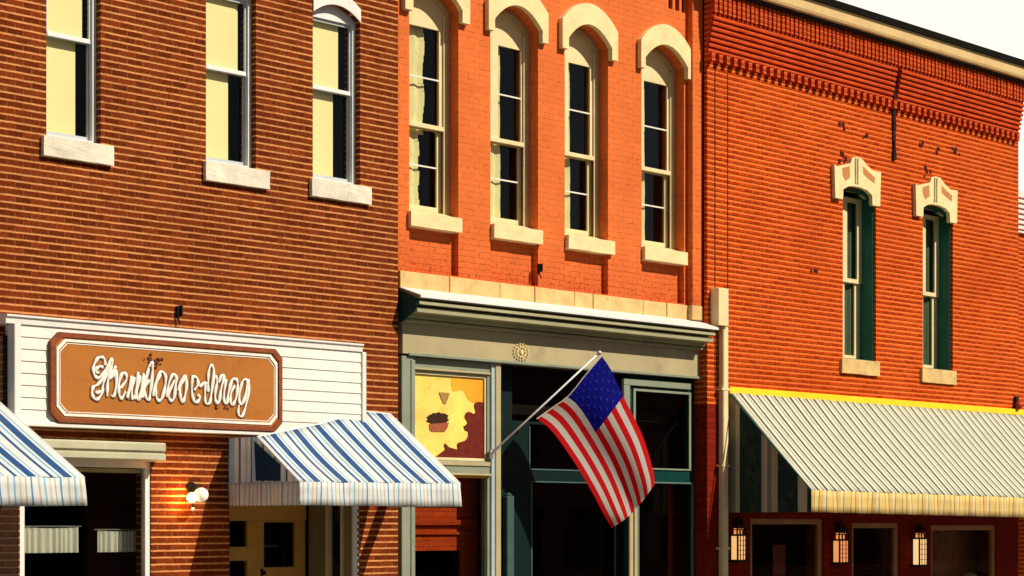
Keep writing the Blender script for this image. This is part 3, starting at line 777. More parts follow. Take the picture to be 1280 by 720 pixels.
def mid_window(i):
    a, c = ops[i]; x0, x1 = X(a), X(c)
    z0 = zsm
    crown = zsp+rise
    y1 = .17
    fr = plate('window', arched(x0+.003, x1-.003, z0, zsp+.0, rise-.004), [arched(x0+.07, x1-.07, z0+.07, zsp-.03, rise-.03)], y1, .07, 'tan_frame', B)
    gt = Z(755 if i == 2 else (633 if i == 1 else 0), 62, 0) if False else zsp-.26
    zr = zsm+(gt-zsm)*.475
    gl0, gl1 = x0+(.20, .37, .31, .30)[i], x1-(.16, .13, .16, .15)[i]
    ll0 = gl0-(.05, .10, .09, .06)[i]
    plate('sash', arched(x0+.071, x1-.071, zr-.02, zsp-.03, rise-.03), [rect(gl0, gl1, zr+.035, gt)], y1+.05, .04, 'cream', fr)
    plate('sash', rect(x0+.071, x1-.071, z0+.07, zr+.01), [rect(ll0, gl1+.0, z0+.16, zr-.03)], y1+.10, .035, 'cream', fr)
    b = MB(); b.box(x0+.072, x1-.072, y1+.022, y1+.048, zr-.025, zr+.04, .006); b.build('meeting_rail', 'cream', fr)
    zm1 = (zr+gt)/2-.02; zm2 = (z0+.16+zr)/2
    b = MB(); b.box(gl0-.005, gl1+.005, y1+.052, y1+.068, zm1, zm1+.02); b.box(ll0-.005, gl1+.005, y1+.105, y1+.12, zm2, zm2+.02); b.build('glazing_bar', 'lettering', fr)
    b = MB(); b.box(gl0-.02, gl1+.02, y1+.070, y1+.075, zr+.02, gt+.02); b.build('pane', 'glass', fr)
    b = MB(); b.box(ll0-.02, gl1+.02, y1+.122, y1+.127, z0+.14, zr-.01); b.build('pane', 'glass', fr)
    # bottom rail slope
    b = MB(); b.prism_x([(.02, z0), (y1+.08, z0), (y1+.08, z0+.085), (y1-.03, z0+.05)], x0+.004, x1-.004); b.build('sub_sill', 'cream_stone', fr)
    # inner stop mouldings on the right (visible jamb)
    b = MB(); b.box(x1-.071, x1-.10, y1+.02, y1+.045, z0+.07, zsp-.04, .005); b.build('jamb_bead', 'cream', fr)
    # curtain hanging on the left behind the glass with a ragged edge
    wv = (.20, -.02, -.02, -.02)[i]
    b = MB(); Yc = y1+.16; nn = 26
    for k in range(nn):
        za, zb_ = z0+.05+(gt-z0)*k/nn, z0+.05+(gt-z0)*(k+1)/nn
        rg = 1. if i == 0 else .2
        if zb_ < zr: wa = wv*.55+.015*rg*math.sin(k*1.7)
        else: wa = wv*1.0+.02*rg*math.sin(k*.9+i)
        xe = gl0+.16+wa
        for q in range(6):
            xa, xb_ = x0+.02+(xe-x0-.02)*q/6, x0+.02+(xe-x0-.02)*(q+1)/6
            b.f([(xa, Yc+.02*(q % 2), za), (xb_, Yc+.02*((q+1) % 2), za), (xb_, Yc+.02*((q+1) % 2), zb_), (xa, Yc+.02*(q % 2), zb_)])
    bmesh.ops.remove_doubles(b.bm, verts=b.bm.verts, dist=1e-4)
    thick(b.build('curtain', 'curtain', fr), .004)
for i in range(4): mid_window(i)
for i, (a, c, s) in enumerate(sillb):
    rough_box(X(a, -.07), X(c, -.07), -.07, .165, zsm-.20, zsm-.001, 'sill', 'cream_stone', B, .005, i*3)
# hoods: shape measured on the third window, relative to its opening
def hood_pts():
    out = [(696, 61), (696, 25), (702, 19), (712, 13), (724, 9.5), (736, 9), (747, 14), (757, 25), (766, 35), (770, 41), (770, 77), (759.5, 74)]
    return [at(x, y, -.06) for x, y in out]
hp = hood_pts(); cxw = (X(706)+X(760))/2
hw = [(p.x-cxw, p.z) for p in hp]
zeb = (hw[0][1]+hw[-2][1])/2
def hood(i):
    c = (X(ops[i][0])+X(ops[i][1]))/2+(.0, .01, 0, 0)[i]; hwid = (X(ops[i][1])-X(ops[i][0]))/2
    ow = .52+.07
    n = 16
    zt = zsp+rise+.31
    outer = []
    for k in range(n+1):
        a = -1+2*k/n
        outer.append((c+a*ow*1.02, zt-.30*a*a-.02*a**4))
    inner = []
    for k in range(n+1):
        a = 1-2*k/n
        inner.append((c+a*(hwid-.0), zsp+rise*(1-a*a)))
    pts = [(c-ow*1.02, zsp-.17)]+outer+[(c+ow*1.02, zsp-.17), (c+hwid, zsp-.17)]+inner+[(c-hwid, zsp-.17)]
    return plate('window_hood', pts, [], -.085, .083, 'cream_stone', B)
for i in range(4): hood(i)

# metal cornice above the shopfront
zct = zband_b
prof = [(0, 0), (-.40, -.135), (-.42, -.14), (-.42, -.160), (-.31, -.165), (-.31, -.185), (-.385, -.19), (-.395, -.235), (-.26, -.24), (-.26, -.268), (-.34, -.272), (-.345, -.335), (-.19, -.34), (-.17, -.395), (-.11, -.40), (-.14, -.415), (-.14, -.44), (-.07, -.45), (.05, -.45)]
zc0 = Z(691, 382.5, 0)
fc = MB(); xe0, xe1 = X(499.5), X(896, -.42)
P = [(y, zc0+z) for y, z in prof]
fc.prism_x(P, xe0+.01, xe1); cor = fc.build('cornice', 'cornice', B)
b = MB(); b.prism_x([(-.01, zc0+.025), (-.435, zc0-.115), (-.435, zc0-.150), (-.425, zc0-.150), (-.425, zc0-.13), (-.0, zc0+.008)], xe0-.01, xe1+.03); b.build('cornice_flashing', 'white_metal', cor)
b = MB(); b.prism_x([(-.03, zc0-.03), (-.36, zc0-.16), (-.36, zc0-.24), (-.28, zc0-.34), (-.10, zc0-.43), (-.02, zc0-.45)], xe0-.03, xe0+.008); b.build('cornice_end_cap', 'teal', cor)

# frieze
fz0, fz1 = Z(691, 459.5, -.05), zc0-.45
fx0_, fx1_ = X(500), X(880, -.06)
b = MB(); b.box(fx0_, fx1_, -.055, .3, fz0+.03, fz1); fr_ = b.build('frieze', 'sage_light', B)
b = MB(); b.box(X(511, -.07), X(878, -.07), -.085, -.057, fz0, fz0+.045, .008); b.build('frieze_moulding', 'sage', fr_)
# rosette
rc = at(652, 440, -.075)
b = MB(); b.lathe(rc, [(.001, -.02), (.03, -.018), (.035, .018)], 12, 'Y')
for k in range(10):
    th = 2*math.pi*k/10; b.lathe((rc.x+.085*math.cos(th), rc.y, rc.z+.075*math.sin(th)), [(.001, -.012), (.016, -.008), (.019, .018)], 7, 'Y')
for k in range(16):
    th = 2*math.pi*(k+.5)/16; b.lathe((rc.x+.145*math.cos(th), rc.y, rc.z+.115*math.sin(th)), [(.001, -.01), (.012, -.006), (.017, .018)], 6, 'Y')
b.build('rosette', 'cream_stone', fr_)

# shopfront timber
def pb(a, c, yt, yb, Y, d, name, mat, par=B, z0=None, bev=.005, zref=None):
    m = zref or (a+c)/2
    b = MB(); b.box(X(a, Y), X(c, Y), Y, Y+d, (Z(m, yb, Y) if z0 is None else z0), Z(m, yt, Y), bev)
    return b.build(name, mat, par)
zF = fz0
sf = MB(); sf.box(X(500), X(514), -.04, .3, 0, zF-.002, .006); sf.box(X(511), X(515.5), -.055, -.041, 0, zF-.05); pil = sf.build('corner_pilaster', 'sage', B)
# left bay: upper coloured panel, lower shop window
Yb = .02
xb0, xb1 = X(515, Yb), X(612, Yb)
zt1 = Z(560, 456, Yb); zp1, zp0 = Z(563, 467, Yb), Z(563, 575, Yb)
zb1, zb0 = Z(563, 579, Yb), Z(563, 594, Yb)
px0, px1 = X(516.5, Yb), X(609, Yb)
bay = plate('bay_frame', rect(xb0, xb1, 0, zF-.002), [rect(px0, px1, zp0, zp1), rect(px0+.03, px1+.005, .5, zb0)], Yb, .12, 'sage', B)
for z_a, z_b, y_a in ((zp1+.02, zp1+.05, .03), (zb0, zb0+.03, .045)):
    b = MB(); b.box(xb0, xb1, Yb-y_a, Yb-.002, z_a, z_b, .005); b.build('bay_moulding', 'sage_light', bay)
b = MB(); b.box(xb0, xb1, Yb-.02, Yb-.002, zb1-.03, zb1+.03, .005); b.build('bay_moulding', 'sage_light', bay)
plate('bead', rect(px0+.001, px1-.001, zp0+.001, zp1-.001), [rect(px0+.03, px1-.03, zp0+.035, zp1-.03)], Yb+.02, .03, 'cream', bay)
b = MB(); b.box(px0+.02, px1-.02, Yb+.05, Yb+.06, zp0+.02, zp1-.02); pan = b.build('coloured_panel', 'panel_yellow', bay)
def ppx(x, y, Y): # from the 5.54x enlargement
    q = at(510+x/5.54, 455+y/5.54, Y); return (q.x, q.z)
o1 = [ppx(x, y, Yb+.045) for x, y in [(300, 88), (538, 105), (538, 300), (470, 280), (420, 250), (380, 180), (310, 190), (298, 140)]]
plate('orange_patch', o1, [], Yb+.047, .003, 'panel_orange', bay)
sil = [(185,648),(235,610),(258,590),(250,560),(262,552),(285,575),(330,588),(345,590),(342,560),(352,545),(395,530),(415,505),(418,470),(395,455),(388,430),(400,425),(412,400),(395,370),(402,340),(430,332),(455,345),(470,330),(460,290),(470,268),(500,262),(530,272),(536,275),(536,655)]
sil = [(p.x, p.y) for p in catmull([(x, y, 0) for x, y in sil[:-2]], 4)]+[(536, 655)]
plate('red_silhouette', [ppx(x, y, Yb+.04) for x, y in sil], [], Yb+.040, .006, 'panel_red', bay)
def blob(cx, cy, rx, ry, n=26, wob=.16, seed=1):
    rnd = random.Random(seed)
    return [ppx(cx+rx*math.cos(2*math.pi*k/n)*(1+rnd.uniform(-wob, wob)), cy+ry*math.sin(2*math.pi*k/n)*(1+rnd.uniform(-wob, wob)), Yb+.04) for k in range(n)]
plate('motif', blob(205, 378, 78, 42), [], Yb+.041, .005, 'panel_brown', bay)
plate('motif_base', [ppx(x, y, Yb+.04) for x, y in [(148, 415), (285, 405), (270, 450), (255, 468), (165, 468), (150, 450)]], [], Yb+.0405, .004, paint('terracotta motif', (.40, .10, .04), .6, .3, 30, .5), bay)
plate('motif_top', [ppx(x, y, Yb+.04) for x, y in [(215, 195), (290, 200), (280, 235), (262, 280), (245, 270), (230, 235)]], [], Yb+.041, .004, paint('ochre motif', (.42, .24, .06), .6, .4, 30, .5), bay)
# lower shop window
b = MB(); b.box(px0+.02, px1+.02, Yb+.06, Yb+.066, .48, zb0+.01); b.build('pane', 'glass_dark', bay)
b = MB(); b.box(px0+.03, px1+.005, Yb+.01, Yb+.05, zb0-.03, zb0-.002, .003); b.build('orange_bead', 'panel_orange', bay)
# red reflection in this pane, modelled as a panel behind the glass
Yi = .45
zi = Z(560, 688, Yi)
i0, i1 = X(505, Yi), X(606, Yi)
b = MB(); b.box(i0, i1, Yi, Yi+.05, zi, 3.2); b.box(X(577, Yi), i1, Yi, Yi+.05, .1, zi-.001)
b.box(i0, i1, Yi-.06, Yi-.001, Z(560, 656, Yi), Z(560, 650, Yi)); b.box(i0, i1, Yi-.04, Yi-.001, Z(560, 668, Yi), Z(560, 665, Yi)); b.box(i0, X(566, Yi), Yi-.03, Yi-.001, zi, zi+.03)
b.build('reflection_panel', 'red_reflection', B)
# light mullion between bay and doorway
b = MB(); b.box(X(614, .0), X(619, .0), -.01, .14, 0, zF-.003, .006); b.build('mullion', paint('pale blue grey paint', (.42, .50, .50), .5, .15, 3, .1), B)
b = MB(); b.box(X(619.3, -.02), X(626, -.02), -.03, .14, 0, zF-.003, .008); b.build('mullion', 'sage_light', B)
# doorway screen, set back
Yd = .30
sx_ = lambda p: X(p, Yd)
zz = lambda p, y: Z(p, y, Yd)
zh = fz0+.05
zT1, zT0 = zz(720, 533), zz(720, 587)
scr = plate('doorway_screen', rect(sx_(600), sx_(792), 0, zh), [rect(sx_(640), sx_(784), zT1+.04, zh-.02), rect(sx_(662), sx_(784), zT0, zT1), rect(sx_(664), sx_(769), .3, zz(720, 604))], Yd, .06, 'teal_shaded', B)
b = MB(); b.box(sx_(640)-.02, sx_(784)+.0, Yd+.025, Yd+.031, zT1+.02, zh); b.box(sx_(661), sx_(784), Yd+.035, Yd+.041, zT0-.02, zT1+.015); b.build('transom_pane', 'glass_dark', scr)
b = MB(); b.box(sx_(664)-.02, sx_(769)+.02, Yd+.035, Yd+.041, .29, zz(720, 604)+.02); b.build('door_pane', 'glass_dark', scr)
b = MB()
for (a, c, t_, u_) in ((661, 662.2, 533, 587), (663.5, 664.7, 604, 720), (768, 769.5, 604, 720)):
    b.box(sx_(a), sx_(c), Yd-.012, Yd-.001, zz(a, u_) if u_ < 720 else .3, zz(a, t_))
b.box(sx_(661), sx_(784), Yd-.012, Yd-.001, zT0-.022, zT0-.004); b.box(sx_(664), sx_(769), Yd-.012, Yd-.001, zz(720, 604)+.002, zz(720, 604)+.018)
b.build('glazing_bead', paint('grey green bead', (.06, .13, .12), .5, .1, 3, .1), scr)
b = MB(); b.box(sx_(628), sx_(637), Yd-.10, Yd-.002, 0, zz(632, 620), .01); b.lathe((sx_(632.5), Yd-.05, zz(632, 620)), [(.05, 0), (.055, .02), (.03, .035), (.001, .05)], 12); b.build('door_post', paint('post paint', (.05, .10, .09), .5, .2, 3, .1), B)
# right bay
Yc = .06
cx0, cx1 = X(779, Yc), X(880, Yc)
zct1 = Z(825, 490.5, Yc); zct0 = Z(829, 585, Yc); zcl = Z(829, 604, Yc)
rb_ = plate('bay_frame', rect(X(786, Yc), cx1, 0, zF-.003), [rect(X(795, Yc), X(861, Yc), zct0, zct1), rect(X(799, Yc), X(865, Yc), .4, zcl)], Yc, .10, 'teal', B)
b = MB(); b.box(X(780, Yc-.06), X(864, Yc-.06), Yc-.06, Yc-.002, Z(820, 484, Yc-.06), Z(820, 476, Yc-.06), .006); b.box(X(780, Yc-.06), X(788, Yc-.06), Yc-.06, Yc-.002, zct0, Z(820, 484, Yc-.06)-.002, .006); b.build('bay_moulding', 'sage', rb_)
plate('glazing_bead', rect(X(792, Yc-.02), X(864, Yc-.02), zct0-.03, zct1+.03), [rect(X(794.5, Yc-.02), X(861.5, Yc-.02), zct0-.008, zct1-.005)], Yc-.022, .02, 'sage', rb_)
plate('glazing_bead', rect(X(797, Yc-.02), X(867, Yc-.02), .35, zcl+.02), [rect(X(799, Yc-.02), X(865, Yc-.02), .4, zcl-.004)], Yc-.022, .02, paint('green grey bead', (.10, .17, .15), .5, .1, 3, .1), rb_)
b = MB(); b.box(X(793, Yc), X(863, Yc), Yc+.04, Yc+.046, zct0-.02, zct1+.02); b.build('pane', 'glass_dark', rb_)
b = MB(); b.box(X(797, Yc), X(867, Yc), Yc+.04, Yc+.046, .38, zcl+.02); b.build('pane', 'glass_dark', rb_)
b = MB(); b.box(X(787, Yc-.03), X(791.5, Yc-.03), Yc-.035, Yc-.001, 0, zct0-.035, .006); b.box(X(792.3, Yc-.03), X(796, Yc-.03), Yc-.05, Yc-.001, 0, zct0-.035, .006); b.build('mullion', 'sage_light', rb_)
b = MB(); b.box(X(838, .5), X(862, .5), .5, .55, .0, Z(850, 606, .5)); b.build('reflection_panel', 'red_reflection', B)  # red strip reflected in the right pane, modelled as a panel behind it
b = MB(); b.box(X(881, -.02), X(887, -.02), -.03, .2, 0, zc0-.46, .006); b.build('corner_strip', 'sage_light', B)

# ------------------------------------------------------------------ flagpole and flag
p0 = at(614, 567, -.03); PT = -.85; p1 = at(749, 441, PT)
fp = empty('flagpole', 'thin white pole angled out from the shopfront mullion, carrying the flag', 'flagpole', p0)
b = MB(); b.tube([p0, p0.lerp(p1, .5), p1], [.016, .014, .012], 12); b.build('pole', 'white_metal', fp, smooth=True)
b = MB(); pr = [(max(.001, .035*math.sin(math.pi*k/8)), -.035*math.cos(math.pi*k/8)) for k in range(9)]; b.lathe(p1, pr, 14); b.build('finial', 'steel', fp, smooth=True)
b = MB(); b.box(p0.x-.035, p0.x+.035, p0.y-.012, p0.y+.02, p0.z-.07, p0.z+.05, .004); b.tube([p0, p0.lerp(p1, .07)], .026, 10); b.build('socket', 'steel', fp)
# flag: hoist runs down the pole from its tip; fly falls outward and back
def pole_y(px): 
    a = atan = (px-614)/(749-614); return -.03*(1-a)-1.55*a
hoist = [(752, 445), (733, 463), (711, 494), (690, 510), (671, 523.5)]
edges = {0.0: [(752, 445), (771, 472), (786.6, 509), (806, 550), (817, 590), (818, 606)],
         1.0: [(671, 523.5), (701, 546), (727, 587), (744, 620), (756, 645), (764.5, 660)]}
def cr(P, t):
    t = max(0, min(.9999, t))*(len(P)-1); i = int(t); f = t-i
    a, b_, c, d = P[max(i-1, 0)], P[i], P[i+1], P[min(i+2, len(P)-1)]
    h = lambda k: .5*(2*b_[k]+(c[k]-a[k])*f+(2*a[k]-5*b_[k]+4*c[k]-d[k])*f*f+(-a[k]+3*b_[k]-3*c[k]+d[k])*f**3)
    return h(0), h(1)
def flagpt(u, v, off=0.):
    """u along the fly, v from top stripe to bottom stripe"""
    hx, hy = cr([(752, 445), (731.5, 469), (711, 494.5), (690, 510), (671, 523.5)], v)
    t = cr(edges[0.0], u); bt = cr(edges[1.0], u)
    fx, fy = t[0]*(1-v)+bt[0]*v, t[1]*(1-v)+bt[1]*v
    k = (1-u)**3
    x, y = fx*(1-k)+hx*k, fy*(1-k)+hy*k
    # slight bulge on fly edge
    y += 9*u*u*math.sin(math.pi*v)*.8
    ya = -.03+(PT+.03)*((cr([(752, 445), (671, 523.5)], v)[0]-614)/135)
    Y = ya*(1-.1*u)-.2*u-.06
    Y += u*(.032*math.sin(v*9.5+u*4.0)+.015*math.sin(v*4+u*7+1)) + .03*math.sin(u*6)
    return at(x, y, Y+off)
fl = MB(); nu, nv = 60, 78
Vt = [[fl.bm.verts.new(flagpt(i/nu, j/nv)) for i in range(nu+1)] for j in range(nv+1)]
for j in range(nv):
    stripe = int(j/nv*13+1e-6)
    for i in range(nu):
        mi = 0 if stripe % 2 == 0 else 1
        if stripe < 7 and (i+.5)/nu < .405: mi = 2
        f_ = fl.bm.faces.new((Vt[j][i], Vt[j+1][i], Vt[j+1][i+1], Vt[j][i+1])); f_.material_index = mi; f_.smooth = True
flg = fl.build('flag', ['flag_red', 'flag_white', 'flag_blue'], None, recalc=False)
tag(flg, 'red, white and blue striped flag with a starred blue canton hanging from the angled pole', 'flag')
st = MB()
for r in range(9):
    for c in range(6 if r % 2 == 0 else 5):
        uu = (.405)*((c+.5)/6 if r % 2 == 0 else (c+1)/6); vv = (7/13)*(r+.7)/9.4
        pts = []
        for k in range(10):
            rad = (1 if k % 2 == 0 else .4)*.017; th = math.pi/2+k*math.pi/5
            pts.append(flagpt(uu+rad*math.cos(th)*.9, vv-rad*math.sin(th), -.006))
        st.f([tuple(p) for p in pts])
fb = bmesh.new(); fb.from_mesh(flg.data); st.bm.faces.ensure_lookup_table()
for f_ in st.bm.faces: nf = fb.faces.new([fb.verts.new(v.co) for v in f_.verts]); nf.material_index = 3
fb.to_mesh(flg.data); flg.data.materials.append(M['star']); fb.free()
b = MB(); b.tube([flagpt(0, k/10) for k in range(11)], .008, 6); b.build('hoist_band', 'flag_white', flg)

# ================================================================== RED BRICK BUILDING (right)
Cc = empty('brick_building', 'bright red brick building with corbelled brick parapet and two narrow green-framed windows', 'building', (X(1080, YR), YR, 0))
rx0, rx1 = X(884, YR), X(1273, YR)
ztopR = Z(1100, 52, YR)                  # underside of the cream eaves board
wr = (1054, 1095)
w1x0, w1x1 = X(1053.5, YR), X(1095, YR)
zs1_, zw0 = Z(1072, 241, YR), Z(1074, 450, YR)
offx = X(1153.5, YR)-X(1053.5, YR); offz = -.03
zawn = Z(911, 487, YR)
def opn(dx, dz): return arched(w1x0+dx, w1x1+dx, zw0+dz, zs1_+dz, .09)
shop = [(938, 1030), (1065, 1125), (1164, 1246)]
zsh = [Z(984, 650, YR), Z(1095, 655, YR), Z(1205, 658, YR)]
hl = [opn(0, 0), opn(offx, offz)]
for (a, c), z_ in zip(shop, zsh): hl.append(rect(X(a, YR), X(c, YR), .5, z_+.02))
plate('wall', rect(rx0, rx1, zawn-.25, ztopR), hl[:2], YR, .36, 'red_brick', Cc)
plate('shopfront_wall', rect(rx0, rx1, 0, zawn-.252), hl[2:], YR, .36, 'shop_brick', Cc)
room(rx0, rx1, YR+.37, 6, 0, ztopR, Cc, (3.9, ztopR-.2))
# quoin strip lines at the left corner
b = MB()
for p in (893.5, 909.5): b.box(X(p, YR)-.010, X(p, YR)+.010, YR-.004, YR-.001, zawn, Z(900, 78, YR)-.05)
b.build('expansion_joint', 'dark_brick', Cc)
# corbel table: soldier course, stepped courses, dentils
zd1 = Z(1000, 97, YR)+.02   # dentil top
b = MB(); zq = zd1
gap = (X(1114, YR), X(1119.5, YR))
spans = [(rx0, gap[0]), (gap[1], rx1)]
for a, c in spans:
    z = zq
    for k in range(7):
        pr = .03+.018*k
        b.box(a, c, YR-pr, YR-.001, z, z+PITCH*.55); b.box(a, c, YR-pr+.028, YR-.001, z+PITCH*.55, z+PITCH); z += PITCH
zcb = zq+7*PITCH
b.build('corbel_courses', 'red_brick_deep', Cc)
b = MB(); x = rx0
while x < rx1-.08:
    if not (gap[0]-.04 < x < gap[1]): b.box(x, x+.085, YR-.095, YR-.001, zq-.15, zq-.001)
    x += .185
b.build('dentil_course', 'red_brick_deep', Cc)
b = MB(); x = rx0
b.box(rx0, rx1, YR-.10, YR-.001, zcb, ztopR)
while x < rx1-.05:
    b.box(x, x+.07, YR-.15+random.uniform(-.006, .006), YR-.101, zcb+.02, ztopR-.001); x += .115
b.build('soldier_course', 'red_brick_deep', Cc)
b = MB(); b.box(X(879.5), rx0-.002, -.14, -.02, zband_b, ztopR); b.build('joint_shade_strip', 'black', Cc)  # black strip painted in for the shade between the two buildings
b = MB(); zz_0 = Z(1117, 200, YR); gm = (gap[0]+gap[1])/2
while zz_0 < zcb:
    hgt = random.uniform(.06, .16); hw0 = random.uniform(.018, .045); b.box(gm-hw0+random.uniform(-.01, .01), gm+hw0, YR-random.uniform(.02, .05), YR-.002, zz_0, min(zcb, zz_0+hgt+.002)); zz_0 += hgt
b.build('seam_strip', paint('rusted black seam', (.035, .014, .008), .9, .5, 9, .5), Cc)
# eaves board and roof edge
b = MB(); b.prism_x([(YR-.002, ztopR+.002), (YR-.28, ztopR+.002), (YR-.30, ztopR+.04), (YR-.33, ztopR+.20), (YR-.002, ztopR+.20)], rx0-.05, rx1+.04); b.build('eaves_board', paint('ochre cream eaves paint', (.82, .58, .26), .6, .12, 3, .2), Cc)
b = MB(); b.box(rx0-.05, rx1+.06, YR-.20, YR-.003, ztopR-.05, ztopR, .0); b.build('soffit', 'black', Cc)
b = MB(); b.prism_x([(YR-.37, ztopR+.202), (YR-.37, ztopR+.31), (YR+.1, ztopR+.36), (6, ztopR+.2), (6, ztopR+.1), (YR-.0, ztopR+.202)], rx0-.08, rx1+.09); b.build('roof', 'roof', Cc)
# side wall of this building towards the gap on the right
b = MB(); b.box(rx1-.3, rx1-.002, YR+.362, 6.4, 0, ztopR-.001); b.build('side_wall', 'red_brick', Cc)

def right_window(dx, dz):
    x0, x1, z0, zs = w1x0+dx, w1x1+dx, zw0+dz, zs1_+dz
    yb_ = YR+.055
    wnd = plate('window', arched(x0+.004, x1-.004, z0, zs, .085), [arched(x0+.035, x1-.035, z0+.02, zs-.02, .085)], yb_, .29, 'green', Cc)
    ys = YR+.27
    zr = Z(1064, 352, ys)+dz; gt = Z(1064, 253, ys)+dz
    ix0, ix1 = x0+.036, x1-.036
    plate('head_panel', arched(ix0, ix1, gt+.14, zs-.03, .08), [], ys-.10, .05, 'cream', wnd)
    plate('sash', rect(ix0, ix1, zr-.02, gt+.08), [rect(X(1059, ys)+dx, X(1071.5, ys)+dx, zr+.05, gt)], ys, .035, 'cream', wnd)
    plate('sash', rect(ix0, ix1, z0+.02, zr-.0), [rect(X(1055.5, ys+.04)+dx, X(1068, ys+.04)+dx, z0+.11, zr-.03)], ys+.04, .035, 'cream', wnd)
    b = MB(); b.box(ix0+.07, ix1-.06, ys+.018, ys+.022, zr+.04, gt+.01); b.build('pane', 'glass', wnd)
    b = MB(); b.box(ix0+.07, ix1-.06, ys+.056, ys+.060, z0+.1, zr-.02); b.build('pane', 'glass', wnd)
    b = MB()   # dark green drape in soft folds
    n = 24; xa, xb_ = ix0, ix1
    for k in range(n):
        u0, u1 = k/n, (k+1)/n; f1 = lambda u: ys+.11+.02*math.sin(u*30)
        b.f([(xa+(xb_-xa)*u0, f1(u0), z0+.03), (xa+(xb_-xa)*u1, f1(u1), z0+.03), (xa+(xb_-xa)*u1, f1(u1), gt+.05), (xa+(xb_-xa)*u0, f1(u0), gt+.05)])
    thick(b.build('drape', paint('dark green drape', (.09, .13, .07), .9, .2, 6, .1), wnd), .004)
    return wnd
right_window(0, 0); right_window(offx, offz)
for dx, dz, s in ((0, 0, 1), (offx, offz, 2)):
    a, c = X(1053, YR-.05)+dx, X(1100, YR-.05)+dx
    rough_box(a, c, YR-.05, YR+.05, zw0-.25+dz, zw0-.002+dz, 'sill', 'band_stone', Cc, .006, s)
    hd = [(1043,205),(1046,208),(1063,204),(1065,197.5),(1071,196),(1077,198),(1083,206),(1091,213.5),(1101,215),(1100,258),(1090.5,256.5),(1090,244),(1084,238),(1076,234.5),(1066,232.5),(1060,233),(1054,236.5),(1053.5,249),(1044,247)]
    P_ = [at(x, y, YR-.07) for x, y in hd]
    ho = plate('window_hood', [(p.x+dx, p.z+dz) for p in P_], [], YR-.075, .073, 'cream_stone', Cc)
    for pts in ([(1053, 210), (1062, 207.5), (1062.5, 222), (1057, 226), (1053.5, 219)], [(1079, 208), (1086, 215), (1094, 222), (1093, 229), (1084, 222), (1079.5, 217)]):
        Q = [at(x, y, YR-.078) for x, y in pts]
        plate('carved_panel', [(p.x+dx, p.z+dz) for p in Q], [], YR-.079, .003, paint('terracotta carving', (.62, .26, .07), .8, .4, 40, 1.0), ho)
    b = MB(); q = at(1071, 215, YR-.08)
    b.box(q.x-.045+dx, q.x-.02+dx, YR-.10, YR-.076, q.z-.2+dz, q.z+.24+dz, .006); b.box(q.x+.02+dx, q.x+.045+dx, YR-.10, YR-.076, q.z-.2+dz, q.z+.24+dz, .006); b.build('keystone_rib', 'cream_stone', ho)
# missing-brick pits
b = MB()
for (x, y) in [(1053, 157), (1080, 171), (1055, 192), (1053, 198), (1150, 181), (1170, 187), (1194, 188), (1196, 192), (1155, 217), (1160, 213), (1017, 336), (1058, 202)]:
    for k in range(3):
        q = at(x+random.uniform(-4, 4), y+random.uniform(-4, 4), YR-.001); r_0 = random.uniform(.02, .055); b.lathe(q, [(.001, -.012), (r_0*random.uniform(.5, 1), -.008), (r_0, .0)], 5, 'Y')
b.build('spalled_brick', paint('dark spalled brick', (.07, .012, .006), .9, .3, 20, .8), Cc)
# yellow board over the awning
b = MB(); b.box(X(909, YR), X(1420, YR-.05), YR-.06, YR-.001, Z(911, 492, YR), Z(911, 483.5, YR)); b.build('yellow_board', 'yellow', Cc)
# lower front: dark red lintel, window frames
for (a, c), z_ in zip(shop, zsh):
    x0, x1 = X(a, YR)+.004, X(c, YR)-.004
    f_ = plate('display_window', rect(x0, x1, .5, z_+.018), [rect(x0+.09, x1-.10, .6, z_-.07)], YR+.04, .08, 'brown_frame', Cc)
    b = MB(); b.box(x0+.08, x1-.09, YR+.07, YR+.076, .58, z_-.06); b.build('pane', 'glass_dark', f_)
    b = MB(); b.box(x0-.06, x1+.06, YR-.05, YR+.036, .38, .498, .008); b.build('sill', 'band_stone', Cc)
# things standing inside the two shop windows (papers, a pale lampshade)
Yn = YR+.5
def inside(name, label, cat, px, py, pw, ph, mat, fn=None):
    q = at(px, py, Yn); b = MB()
    if fn: fn(b, q)
    else: b.box(q.x-pw/2, q.x+pw/2, Yn, Yn+.02, q.z-ph/2, q.z+ph/2, .004)
    o = b.build(name, mat); return tag(o, label, cat)

b = MB(); b.box(X(1150, YR+.62), X(1250, YR+.62), YR+.62, YR+.68, .0, 3.4); b.build('interior_backdrop', paint('brown pane reflection', (.42, .17, .08), .8, .5, 6, .2), Cc)  # brownish reflection in the last window, modelled as a slab behind the glass
q = at(1212, 722, Yn)
e = empty('table_lamp', 'pale round shade of a table lamp just inside the last display window', 'lamp', (q.x, Yn, q.z-.5))
b = MB(); b.lathe(q, [(.09, -.10), (.15, -.08), (.17, .0), (.13, .07), (.05, .10), (.001, .105)], 18); b.build('shade', 'cream', e, smooth=True)
b = MB(); b.lathe((q.x, q.y, q.z-.5), [(.09, 0), (.08, .03), (.02, .06), (.015, .42), (.001, .43)], 12); b.build('stand', 'brown_frame', e, smooth=True)
Yp = YR+.12
def notice(px, py, w_, h_, mat, label):
    q = at(px, py, Yp); n = 10; b = MB()
    for k in range(n):
        u0, u1 = k/n, (k+1)/n; f1 = lambda u: Yp+.006*math.sin(u*3)
        b.f([(q.x+w_*(u0-.5), f1(u0), q.z-h_/2), (q.x+w_*(u1-.5), f1(u1), q.z-h_/2), (q.x+w_*(u1-.5), f1(u1), q.z+h_/2), (q.x+w_*(u0-.5), f1(u0), q.z+h_/2)])
    o = thick(b.build('window_notice', mat), .003); tag(o, label, 'notice')
notice(974, 700, .34, .50, paint('faded red notice', (.30, .07, .04), .8, .5, 18, .1), 'faded reddish paper notice inside the first display window under the long awning')

